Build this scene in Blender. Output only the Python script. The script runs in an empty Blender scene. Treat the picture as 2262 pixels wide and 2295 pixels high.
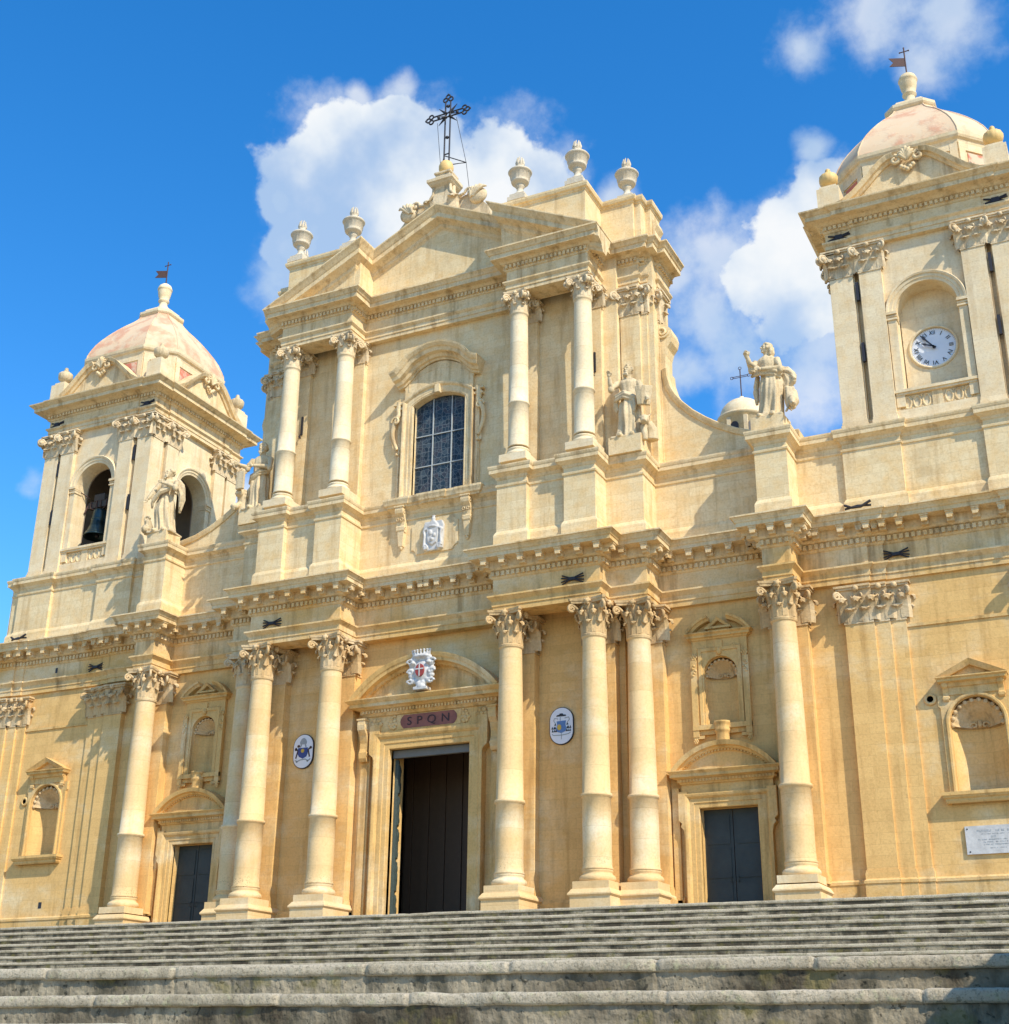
import bpy, math, random
from mathutils import Vector, Matrix, noise
from mathutils.geometry import tessellate_polygon
random.seed(7)
R = math.radians
PI = math.pi
scene = bpy.context.scene
COL = scene.collection

# ------------------------------------------------------------------ camera
def cam_axes(yaw, pitch, roll):
    cy, sy, cp, sp = math.cos(yaw), math.sin(yaw), math.cos(pitch), math.sin(pitch)
    f = Vector((-sy*cp, cy*cp, sp)); r = Vector((cy, sy, 0)); u = r.cross(f)
    c, s = math.cos(roll), math.sin(roll)
    return c*r + s*u, -s*r + c*u, f
cd = bpy.data.cameras.new('camera'); cam = bpy.data.objects.new('camera', cd); COL.objects.link(cam)
ax, ay, af = cam_axes(R(26.1753), R(22.1180), R(0.6032))
m = Matrix((ax, ay, -af)).transposed().to_4x4(); m.translation = Vector((22.9305, -39.882, -4.0106))
cam.matrix_world = m
cd.sensor_fit = 'HORIZONTAL'; cd.sensor_width = 36; cd.lens = 36*3014.854/2262
cd.clip_end = 6000; cd.clip_start = .1
scene.camera = cam

# ------------------------------------------------------------------ sun + sky
SUN_AZ, SUN_EL = 62.9, 42.9          # azimuth to the right of the facade's normal
S = Vector((math.sin(R(SUN_AZ))*math.cos(R(SUN_EL)), -math.cos(R(SUN_AZ))*math.cos(R(SUN_EL)), math.sin(R(SUN_EL))))
ld = bpy.data.lights.new('sun', 'SUN'); ld.energy = 5.0; ld.angle = R(.5); ld.color = (1, .93, .80)
sun = bpy.data.objects.new('sun', ld); COL.objects.link(sun)
sun.rotation_euler = (-S).to_track_quat('-Z', 'Y').to_euler(); sun.location = (30, -40, 60)
vs = scene.view_settings
vs.view_transform = 'Standard'; vs.look = 'None'; vs.gamma = 1; vs.exposure = .06

W = bpy.data.worlds.new('World'); scene.world = W; W.use_nodes = True
def nodes_of(nt):
    N, Lk = nt.nodes, nt.links
    def n(t, **k):
        x = N.new(t)
        for a, b in k.items(): setattr(x, a, b)
        return x
    return N, Lk, n
N, Lk, n = nodes_of(W.node_tree)
N.clear()
def mth(n, Lk, op, a, b=None, c=None, clamp=False):
    x = n('ShaderNodeMath', operation=op, use_clamp=clamp)
    for i, v in enumerate((a, b, c)):
        if v is None: continue
        if isinstance(v, (int, float)): x.inputs[i].default_value = v
        else: Lk.new(v, x.inputs[i])
    return x.outputs[0]
tc = n('ShaderNodeTexCoord')
D0 = tc.outputs['Generated']
sky = n('ShaderNodeTexSky', sky_type='NISHITA', sun_disc=False, sun_elevation=R(SUN_EL), sun_rotation=R(180-SUN_AZ),
        air_density=1.0, dust_density=.3, ozone_density=3.0, altitude=100)
hs = n('ShaderNodeHueSaturation'); hs.inputs['Hue'].default_value = .502; hs.inputs['Saturation'].default_value = 1.36; hs.inputs['Value'].default_value = 2.2
Lk.new(sky.outputs[0], hs.inputs['Color'])
bg1 = n('ShaderNodeBackground'); bg1.inputs['Strength'].default_value = .115
Lk.new(hs.outputs[0], bg1.inputs['Color'])
# clouds standing in fixed world directions
lobes = [((-0.4818,0.6559,0.5812),0.041), ((-0.4561,0.6546,0.6029),0.046), ((-0.4385,0.6822,0.5851),0.066), ((-0.4925,0.6825,0.5401),0.046), ((-0.4048,0.6863,0.6043),0.048), ((-0.4127,0.6669,0.6204),0.030), ((-0.4005,0.7137,0.5747),0.066), ((-0.3597,0.7180,0.5959),0.053), ((-0.3418,0.7327,0.5885),0.042), ((-0.4653,0.6994,0.5426),0.067), ((-0.5009,0.6583,0.5619),0.026), ((-0.1487,0.8095,0.5679),0.041), ((-0.1793,0.8171,0.5479),0.046), ((-0.2061,0.8302,0.5180),0.044), ((-0.1766,0.8404,0.5123),0.066), ((.25,.80,.55),.16),((.45,.70,.45),.14),((-.8,.35,.5),.14)]
wisps = [((-0.4098,0.6544,0.6355),0.021), ((-0.4378,0.6404,0.6311),0.016), ((-0.5132,0.6810,0.5223),0.035), ((-0.0927,0.7453,0.6603),0.043), ((-0.0471,0.7606,0.6475),0.047), ((-0.1446,0.7439,0.6524),0.029), ((-0.0693,0.7761,0.6268),0.025), ((-0.1551,0.7870,0.5972),0.019), ((-0.2611,0.8137,0.5194),0.020), ((-0.2473,0.8306,0.4989),0.040), ((-0.2337,0.8143,0.5313),0.049), ((-0.1703,0.8664,0.4694),0.075), ((-0.2278,0.8502,0.4747),0.049), ((-0.2711,0.8455,0.4601),0.027), ((-0.5720,0.7275,0.3789),0.031), ((-0.2903,0.7633,0.5772),0.020), ((-0.6805,0.6317,0.3714),0.014), ((-0.2999,0.7652,0.5697),0.018)]
nzw = n('ShaderNodeTexNoise', noise_dimensions='3D'); nzw.inputs['Scale'].default_value = 9; nzw.inputs['Detail'].default_value = 4
Lk.new(D0, nzw.inputs['Vector'])
wa = n('ShaderNodeVectorMath', operation='SUBTRACT'); Lk.new(nzw.outputs['Color'], wa.inputs[0]); wa.inputs[1].default_value = (.5,.5,.5)
wb = n('ShaderNodeVectorMath', operation='SCALE'); Lk.new(wa.outputs[0], wb.inputs[0]); wb.inputs['Scale'].default_value = .05
wc = n('ShaderNodeVectorMath', operation='ADD'); Lk.new(D0, wc.inputs[0]); Lk.new(wb.outputs[0], wc.inputs[1])
DW = wc.outputs[0]
def lobe_mask(ls):
    msk = None
    for c, r in ls:
        d = n('ShaderNodeVectorMath', operation='DISTANCE'); Lk.new(DW, d.inputs[0])
        v = Vector(c).normalized(); d.inputs[1].default_value = v
        q = mth(n, Lk, 'MULTIPLY_ADD', d.outputs['Value'], -1.0/r, 1.0)
        msk = q if msk is None else mth(n, Lk, 'SMOOTH_MAX', msk, q, .25)
    return msk
msk = lobe_mask(lobes); mskw = mth(n, Lk, 'MAXIMUM', lobe_mask(wisps), msk)
nz = n('ShaderNodeTexNoise', noise_dimensions='3D'); nz.inputs['Scale'].default_value = 26; nz.inputs['Detail'].default_value = 9; nz.inputs['Roughness'].default_value = .6
Lk.new(D0, nz.inputs['Vector'])
nz2 = n('ShaderNodeTexNoise', noise_dimensions='3D'); nz2.inputs['Scale'].default_value = 10; nz2.inputs['Detail'].default_value = 5
Lk.new(D0, nz2.inputs['Vector'])
nb = n('ShaderNodeTexNoise', noise_dimensions='3D'); nb.inputs['Scale'].default_value = 17; nb.inputs['Detail'].default_value = 5; nb.inputs['Roughness'].default_value = .5; Lk.new(D0, nb.inputs['Vector'])
bil = mth(n, Lk, 'ABSOLUTE', mth(n, Lk, 'MULTIPLY_ADD', nb.outputs['Fac'], 2.0, -1.0))
dens = mth(n, Lk, 'MULTIPLY_ADD', nz.outputs['Fac'], .80, msk)
dens = mth(n, Lk, 'MULTIPLY_ADD', bil, .55, dens)
wis = mth(n, Lk, 'MULTIPLY_ADD', nz.outputs['Fac'], 1.5, mskw)
wis = mth(n, Lk, 'MULTIPLY_ADD', nz2.outputs['Fac'], .8, wis)
def sstep(lo, hi, v):
    mr = n('ShaderNodeMapRange', interpolation_type='SMOOTHSTEP'); mr.inputs['From Min'].default_value = lo; mr.inputs['From Max'].default_value = hi
    Lk.new(v, mr.inputs['Value']); return mr.outputs[0]
core = sstep(.68, .88, dens); veil = sstep(1.12, 2.0, wis)
thin = sstep(.36, .56, nz2.outputs['Fac'])
core = mth(n, Lk, 'MULTIPLY', core, mth(n, Lk, 'MULTIPLY_ADD', thin, .35, .65))
CF = mth(n, Lk, 'MAXIMUM', core, mth(n, Lk, 'MULTIPLY', veil, .70))
cr = n('ShaderNodeValToRGB'); cr.color_ramp.elements[0].position = .36; cr.color_ramp.elements[0].color = (.50,.62,.75,1)
cr.color_ramp.elements[1].position = .60; cr.color_ramp.elements[1].color = (.78,.80,.82,1)
Lk.new(nz2.outputs['Fac'], cr.inputs['Fac'])
bg2 = n('ShaderNodeBackground'); bg2.inputs['Strength'].default_value = 1.15; Lk.new(cr.outputs[0], bg2.inputs['Color'])
mx = n('ShaderNodeMixShader'); Lk.new(CF, mx.inputs[0]); Lk.new(bg1.outputs[0], mx.inputs[1]); Lk.new(bg2.outputs[0], mx.inputs[2])
wo = n('ShaderNodeOutputWorld'); Lk.new(mx.outputs[0], wo.inputs['Surface'])

# ------------------------------------------------------------------ materials
def new_mat(name):
    mt = bpy.data.materials.new(name); mt.use_nodes = True
    N, Lk, n = nodes_of(mt.node_tree)
    return mt, N, Lk, n, N['Principled BSDF']
def mixc(n, Lk, f, a, b, mode='MIX'):
    x = n('ShaderNodeMix', data_type='RGBA', blend_type=mode)
    for sock, v in ((x.inputs[0], f), (x.inputs[6], a), (x.inputs[7], b)):
        if isinstance(v, (int, float)): sock.default_value = v
        elif isinstance(v, tuple): sock.default_value = (*v, 1) if len(v) == 3 else v
        else: Lk.new(v, sock)
    return x.outputs[2]
def noise_fac(n, Lk, vec, scale, detail, lo, hi, rough=.6):
    t = n('ShaderNodeTexNoise'); t.inputs['Scale'].default_value = scale; t.inputs['Detail'].default_value = detail; t.inputs['Roughness'].default_value = rough
    Lk.new(vec, t.inputs['Vector'])
    r = n('ShaderNodeMapRange'); r.inputs['From Min'].default_value = lo; r.inputs['From Max'].default_value = hi
    Lk.new(t.outputs['Fac'], r.inputs['Value'])
    return r.outputs[0]
def scaled(n, Lk, vec, s):
    x = n('ShaderNodeVectorMath', operation='MULTIPLY'); Lk.new(vec, x.inputs[0]); x.inputs[1].default_value = s
    return x.outputs[0]

def stone(name, pale, gold, deep, blocks=None, golden=.5, stain=.35, bump=.25, drum=None, pits=False, joint=.38):
    """weathered limestone: pale and golden beds, soot and lichen stains, fine joints"""
    mt, N, Lk, n, P = new_mat(name)
    g = n('ShaderNodeNewGeometry'); pos = g.outputs['Position']
    sp = n('ShaderNodeSeparateXYZ'); Lk.new(pos, sp.inputs[0])
    # golden beds: large patches, more frequent low on the building (softer stone there)
    low = n('ShaderNodeMapRange'); low.inputs['From Min'].default_value = 13.5; low.inputs['From Max'].default_value = 10.0
    low.inputs['To Min'].default_value = -.10; low.inputs['To Max'].default_value = .22; Lk.new(sp.outputs['Z'], low.inputs['Value'])
    big = n('ShaderNodeTexNoise'); big.inputs['Scale'].default_value = .32; big.inputs['Detail'].default_value = 5; big.inputs['Roughness'].default_value = .65
    Lk.new(scaled(n, Lk, pos, (1, 1, 1.7)), big.inputs['Vector'])
    gf = mth(n, Lk, 'ADD', big.outputs['Fac'], low.outputs[0])
    gr = n('ShaderNodeMapRange'); gr.inputs['From Min'].default_value = .66-.3*golden; gr.inputs['From Max'].default_value = .86-.3*golden
    Lk.new(gf, gr.inputs['Value'])
    col = mixc(n, Lk, gr.outputs[0], pale, gold)
    # each block a little different
    height = None
    if blocks:
        u = mth(n, Lk, 'ADD', sp.outputs['X'], sp.outputs['Y'])
        cv = n('ShaderNodeCombineXYZ'); Lk.new(u, cv.inputs[0]); Lk.new(sp.outputs['Z'], cv.inputs[1])
        br = n('ShaderNodeTexBrick'); br.offset = .5
        br.inputs['Scale'].default_value = 1; br.inputs['Brick Width'].default_value = blocks[0]; br.inputs['Row Height'].default_value = blocks[1]
        br.inputs['Mortar Size'].default_value = .008; br.inputs['Mortar Smooth'].default_value = .4; br.inputs['Bias'].default_value = -.3
        br.inputs['Color1'].default_value = (1.03, 1.03, 1.02, 1); br.inputs['Color2'].default_value = (.86, .82, .75, 1); br.inputs['Mortar'].default_value = (1-joint*.5, 1-joint*.55, 1-joint*.6, 1)
        Lk.new(cv.outputs[0], br.inputs['Vector'])
        col = mixc(n, Lk, .8, col, br.outputs['Color'], 'MULTIPLY')
        height = br.outputs['Fac']
    if drum:
        z = mth(n, Lk, 'MULTIPLY', sp.outputs['Z'], 1/drum)
        oi = n('ShaderNodeObjectInfo')
        z = mth(n, Lk, 'ADD', z, oi.outputs['Random'])
        fl = mth(n, Lk, 'FLOOR', z); fr = mth(n, Lk, 'FRACT', z)
        wn = n('ShaderNodeTexWhiteNoise', noise_dimensions='2D'); cx = n('ShaderNodeCombineXYZ'); Lk.new(fl, cx.inputs[0]); Lk.new(oi.outputs['Random'], cx.inputs[1]); Lk.new(cx.outputs[0], wn.inputs['Vector'])
        tint = n('ShaderNodeValToRGB'); tint.color_ramp.elements[0].color = (.90,.82,.72,1); tint.color_ramp.elements[1].color = (1.05,1.05,1.05,1)
        Lk.new(wn.outputs['Value'], tint.inputs['Fac'])
        col = mixc(n, Lk, .75, col, tint.outputs[0], 'MULTIPLY')
        jt = mth(n, Lk, 'LESS_THAN', fr, .018)
        jt = mth(n, Lk, 'MULTIPLY', jt, .35)
        col = mixc(n, Lk, jt, col, deep)
    # medium mottling
    col = mixc(n, Lk, mth(n, Lk, 'MULTIPLY', noise_fac(n, Lk, pos, 2.3, 6, .42, .72), .55), col, gold)
    # vertical soot / rust streaks
    st = noise_fac(n, Lk, scaled(n, Lk, pos, (2.6, 2.6, .26)), 1.1, 8, .52, .74)
    col = mixc(n, Lk, mth(n, Lk, 'MULTIPLY', st, stain), col, deep)
    gy = noise_fac(n, Lk, scaled(n, Lk, pos, (1, 1, .6)), .9, 8, .58, .74)
    col = mixc(n, Lk, mth(n, Lk, 'MULTIPLY', gy, stain*.6), col, (deep[0]*.85, deep[1]*.95, deep[2]*1.1))
    # grain
    col = mixc(n, Lk, mth(n, Lk, 'MULTIPLY', noise_fac(n, Lk, pos, 14, 4, .45, .75), .28), col, deep)
    Lk.new(col, P.inputs['Base Color']); P.inputs['Roughness'].default_value = .92
    P.inputs['Specular IOR Level'].default_value = .15
    b1 = n('ShaderNodeTexNoise'); b1.inputs['Scale'].default_value = 9; b1.inputs['Detail'].default_value = 8; b1.inputs['Roughness'].default_value = .7; Lk.new(pos, b1.inputs['Vector'])
    hh = b1.outputs['Fac']
    if height is not None: hh = mth(n, Lk, 'MULTIPLY_ADD', height, -.5, hh)
    if pits:
        vo = n('ShaderNodeTexVoronoi'); vo.inputs['Scale'].default_value = 15; Lk.new(pos, vo.inputs['Vector'])
        zz = n('ShaderNodeMapRange'); zz.inputs['From Min'].default_value = 2.1; zz.inputs['From Max'].default_value = 1.5; Lk.new(sp.outputs['Z'], zz.inputs['Value'])
        pd = mth(n, Lk, 'LESS_THAN', vo.outputs['Distance'], .33)
        pd = mth(n, Lk, 'MULTIPLY', mth(n, Lk, 'MULTIPLY', pd, zz.outputs[0]), mth(n, Lk, 'MULTIPLY', noise_fac(n, Lk, pos, 1.6, 5, .50, .60), mth(n, Lk, 'GREATER_THAN', sp.outputs['Z'], 1.42)))
        hh = mth(n, Lk, 'MULTIPLY_ADD', pd, -2.0, hh)
        Lk.new(mixc(n, Lk, mth(n, Lk, 'MULTIPLY', pd, .6), col, (.26, .19, .09)), P.inputs['Base Color'])
    bp = n('ShaderNodeBump'); bp.inputs['Strength'].default_value = bump; bp.inputs['Distance'].default_value = .04
    Lk.new(hh, bp.inputs['Height']); Lk.new(bp.outputs[0], P.inputs['Normal'])
    return mt
PALE, GOLD, DEEP = (.79, .63, .37), (.76, .48, .18), (.33, .17, .05)
M = {}
M['wall'] = stone('limestone_blocks', PALE, GOLD, DEEP, blocks=(.95, .33), golden=.5, stain=.5)
M['trim'] = stone('limestone_trim', (.78, .61, .355), (.70, .44, .16), (.23, .125, .04), golden=.42, stain=.75, bump=.35)
M['col'] = stone('limestone_column', (.79, .68, .465), (.77, .55, .275), (.40, .25, .10), golden=.36, stain=.30, drum=.95, pits=True)
M['carve'] = stone('limestone_carved', (.73, .585, .37), (.62, .42, .20), (.17, .105, .045), golden=.35, stain=.8, bump=.5)
M['tower'] = stone('limestone_tower', (.79, .65, .42), (.76, .52, .24), (.38, .23, .10), blocks=(.8, .42), golden=.42, joint=.22)
M['statue'] = stone('limestone_statue', (.68, .54, .33), (.55, .40, .20), (.15, .10, .05), golden=.4, stain=.65, bump=.5)
M['urn'] = stone('limestone_urn', (.66, .57, .42), (.60, .47, .30), (.32, .25, .16), golden=.2, stain=.4, bump=.35)

def plain(name, c, rough=.6, metal=0, var=.25, scale=6, bump=0):
    mt, N, Lk, n, P = new_mat(name)
    g = n('ShaderNodeNewGeometry')
    f = noise_fac(n, Lk, g.outputs['Position'], scale, 6, .35, .7)
    Lk.new(mixc(n, Lk, mth(n, Lk, 'MULTIPLY', f, var), c, tuple(x*.45 for x in c)), P.inputs['Base Color'])
    P.inputs['Roughness'].default_value = rough; P.inputs['Metallic'].default_value = metal
    if bump:
        t = n('ShaderNodeTexNoise'); t.inputs['Scale'].default_value = scale*3; t.inputs['Detail'].default_value = 6; Lk.new(g.outputs['Position'], t.inputs['Vector'])
        b = n('ShaderNodeBump'); b.inputs['Strength'].default_value = bump; b.inputs['Distance'].default_value = .03; Lk.new(t.outputs['Fac'], b.inputs['Height']); Lk.new(b.outputs[0], P.inputs['Normal'])
    return mt
M['iron'] = plain('wrought_iron', (.035, .032, .035), .6, .3)
M['rust'] = plain('rusty_iron', (.09, .045, .035), .7, .2)
M['bronze'] = plain('green_bronze', (.045, .075, .07), .38, .75, .5, 4, .2)
M['door'] = plain('patinated_bronze_door', (.040, .048, .042), .62, .15, .6, 2.2, .25)
M['jambleaf'] = plain('bronze_relief_leaf', (.05, .07, .055), .6, .15, .5, 9, .6)
M['marble'] = plain('white_marble', (.62, .595, .545), .6, 0, .5, 5, .1)
M['enamel'] = plain('white_enamel', (.76, .77, .78), .3, 0, .06)
M['black'] = plain('black_paint', (.02, .02, .025), .5)
M['blue'] = plain('blue_paint', (.02, .05, .22), .4)
M['paleblue'] = plain('pale_blue_paint', (.10, .20, .42), .4)
M['yellow'] = plain('yellow_paint', (.62, .42, .04), .4)
M['red'] = plain('red_paint', (.36, .05, .035), .5, 0, .5)
M['grey'] = plain('grey_paint', (.33, .36, .36), .5)
M['porphyry'] = plain('red_marble_panel', (.30, .10, .065), .6, 0, .7, 3)
M['ball'] = plain('gilded_plaster', (.80, .52, .18), .6, 0, .3, 3)
M['plaster_and_shade'] = plain('interior_plaster_and_shade', (.34, .26, .19), .9)  # plaster of the nave; also darkens the belfry inside in place of shade
M['lead'] = plain('weathered_lead', (.17, .17, .155), .7)
M['faded'] = plain('faded_dark_lettering', (.055, .03, .03), .8)
M['oak'] = plain('brown_oak_panels', (.11, .065, .035), .6)
M['timber'] = plain('dark_timber', (.06, .05, .04), .8)
M['mullion'] = plain('pale_lead_bars', (.42, .44, .42), .6)

def glass_mat():
    mt, N, Lk, n, P = new_mat('leaded_stained_glass')
    g = n('ShaderNodeNewGeometry'); sp = n('ShaderNodeSeparateXYZ'); Lk.new(g.outputs['Position'], sp.inputs[0])
    cv = n('ShaderNodeCombineXYZ'); Lk.new(sp.outputs['X'], cv.inputs[0]); Lk.new(sp.outputs['Z'], cv.inputs[1])
    vo = n('ShaderNodeTexVoronoi', feature='DISTANCE_TO_EDGE', voronoi_dimensions='2D'); vo.inputs['Scale'].default_value = 5.5; Lk.new(cv.outputs[0], vo.inputs['Vector'])
    lead = mth(n, Lk, 'LESS_THAN', vo.outputs['Distance'], .035)
    vc = n('ShaderNodeTexVoronoi', voronoi_dimensions='2D'); vc.inputs['Scale'].default_value = 5.5; Lk.new(cv.outputs[0], vc.inputs['Vector'])
    rp = n('ShaderNodeValToRGB'); e = rp.color_ramp.elements; e[0].color = (.014,.024,.034,1); e[1].color = (.05,.075,.09,1)
    x = e.new(.45); x.color = (.022,.042,.06,1); x = e.new(.75); x.color = (.045,.045,.055,1)
    s3 = n('ShaderNodeSeparateColor'); Lk.new(vc.outputs['Color'], s3.inputs[0]); Lk.new(s3.outputs[0], rp.inputs['Fac'])
    bk = n('ShaderNodeTexBrick'); bk.offset = 0; bk.inputs['Scale'].default_value = 1; bk.inputs['Brick Width'].default_value = .28; bk.inputs['Row Height'].default_value = .34; bk.inputs['Mortar Size'].default_value = .006
    Lk.new(cv.outputs[0], bk.inputs['Vector'])
    c = mixc(n, Lk, mth(n, Lk, 'MULTIPLY', lead, .55), rp.outputs[0], (.20,.23,.23))
    c = mixc(n, Lk, mth(n, Lk, 'MULTIPLY', bk.outputs['Fac'], .7), c, (.2,.22,.22))
    Lk.new(c, P.inputs['Base Color']); P.inputs['Roughness'].default_value = .45; P.inputs['Specular IOR Level'].default_value = .25
    b = n('ShaderNodeBump'); b.inputs['Strength'].default_value = .4; b.inputs['Distance'].default_value = .02; Lk.new(s3.outputs[1], b.inputs['Height']); Lk.new(b.outputs[0], P.inputs['Normal'])
    return mt
M['glass'] = glass_mat()

def plaster_mat():
    mt, N, Lk, n, P = new_mat('flaking_pink_plaster')
    g = n('ShaderNodeNewGeometry'); pos = g.outputs['Position']
    f = noise_fac(n, Lk, pos, .9, 8, .47, .59)
    c = mixc(n, Lk, f, (.70, .50, .30), (.62, .33, .19))
    f2 = noise_fac(n, Lk, pos, 2.2, 8, .5, .6)
    c = mixc(n, Lk, mth(n, Lk, 'MULTIPLY', f2, .5), c, (.68, .53, .34))
    Lk.new(c, P.inputs['Base Color']); P.inputs['Roughness'].default_value = .9
    b = n('ShaderNodeBump'); b.inputs['Strength'].default_value = .3; b.inputs['Distance'].default_value = .05; Lk.new(f, b.inputs['Height']); Lk.new(b.outputs[0], P.inputs['Normal'])
    return mt
M['plaster'] = plaster_mat()
def redplaster():
    mt, N, Lk, n, P = new_mat('worn_red_plaster')
    g = n('ShaderNodeNewGeometry'); pos = g.outputs['Position']
    f = noise_fac(n, Lk, pos, 1.5, 8, .44, .54)
    c = mixc(n, Lk, f, (.70, .52, .36), (.62, .20, .12))
    Lk.new(c, P.inputs['Base Color']); P.inputs['Roughness'].default_value = .9
    return mt
M['redplaster'] = redplaster()

def step_mat():
    mt, N, Lk, n, P = new_mat('lichen_step_stone')
    g = n('ShaderNodeNewGeometry'); pos = g.outputs['Position']
    c = mixc(n, Lk, noise_fac(n, Lk, pos, 1.1, 7, .35, .7), (.57, .485, .345), (.44, .365, .245))
    c = mixc(n, Lk, mth(n, Lk, 'MULTIPLY', noise_fac(n, Lk, pos, 5, 8, .5, .68), .7), c, (.25, .21, .13))
    c = mixc(n, Lk, mth(n, Lk, 'MULTIPLY', noise_fac(n, Lk, pos, 11, 6, .58, .66), .7), c, (.50, .47, .28))
    c = mixc(n, Lk, mth(n, Lk, 'MULTIPLY', noise_fac(n, Lk, pos, 34, 6, .53, .66), .6), c, (.15, .13, .085))
    c = mixc(n, Lk, mth(n, Lk, 'MULTIPLY', noise_fac(n, Lk, pos, 75, 4, .56, .66), .5), c, (.07, .065, .05))
    Lk.new(c, P.inputs['Base Color']); P.inputs['Roughness'].default_value = .95; P.inputs['Specular IOR Level'].default_value = .1
    t = n('ShaderNodeTexNoise'); t.inputs['Scale'].default_value = 22; t.inputs['Detail'].default_value = 9; t.inputs['Roughness'].default_value = .7; Lk.new(pos, t.inputs['Vector'])
    b = n('ShaderNodeBump'); b.inputs['Strength'].default_value = .7; b.inputs['Distance'].default_value = .03; Lk.new(t.outputs['Fac'], b.inputs['Height']); Lk.new(b.outputs[0], P.inputs['Normal'])
    return mt
M['step'] = step_mat()
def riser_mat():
    mt, N, Lk, n, P = new_mat('dark_step_riser')  # risers mixed darker than the treads, with random darker patches
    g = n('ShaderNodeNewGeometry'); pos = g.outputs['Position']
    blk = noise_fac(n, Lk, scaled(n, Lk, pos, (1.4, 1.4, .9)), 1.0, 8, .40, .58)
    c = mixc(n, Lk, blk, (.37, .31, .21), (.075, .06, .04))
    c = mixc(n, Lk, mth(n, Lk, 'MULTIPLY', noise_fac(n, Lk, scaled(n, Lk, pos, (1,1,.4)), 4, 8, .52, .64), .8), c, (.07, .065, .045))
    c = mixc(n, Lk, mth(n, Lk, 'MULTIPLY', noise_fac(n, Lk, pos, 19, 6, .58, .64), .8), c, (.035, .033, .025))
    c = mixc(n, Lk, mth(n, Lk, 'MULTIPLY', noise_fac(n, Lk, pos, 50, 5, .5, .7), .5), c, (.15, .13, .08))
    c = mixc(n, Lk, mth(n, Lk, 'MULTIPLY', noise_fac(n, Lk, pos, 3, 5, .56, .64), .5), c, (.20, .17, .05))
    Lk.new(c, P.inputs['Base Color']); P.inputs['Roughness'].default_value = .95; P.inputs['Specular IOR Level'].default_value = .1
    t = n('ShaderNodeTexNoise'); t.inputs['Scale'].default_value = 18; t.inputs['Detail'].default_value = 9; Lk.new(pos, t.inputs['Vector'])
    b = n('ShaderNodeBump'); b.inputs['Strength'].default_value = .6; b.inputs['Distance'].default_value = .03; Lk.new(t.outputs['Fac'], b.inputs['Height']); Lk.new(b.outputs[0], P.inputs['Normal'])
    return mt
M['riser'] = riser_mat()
def pave_mat():
    mt, N, Lk, n, P = new_mat('pale_paving_stone')
    g = n('ShaderNodeNewGeometry'); pos = g.outputs['Position']
    br = n('ShaderNodeTexBrick'); br.inputs['Scale'].default_value = 1; br.inputs['Brick Width'].default_value = .9; br.inputs['Row Height'].default_value = .6; br.inputs['Mortar Size'].default_value = .01
    br.inputs['Color1'].default_value = (.30,.23,.14,1); br.inputs['Color2'].default_value = (.25,.19,.115,1); br.inputs['Mortar'].default_value = (.2,.18,.13,1)
    Lk.new(pos, br.inputs['Vector'])
    c = mixc(n, Lk, mth(n, Lk, 'MULTIPLY', noise_fac(n, Lk, pos, 1.2, 7, .45, .7), .5), br.outputs['Color'], (.28,.25,.19))
    Lk.new(c, P.inputs['Base Color']); P.inputs['Roughness'].default_value = .9
    return mt
M['pave'] = pave_mat()

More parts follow.
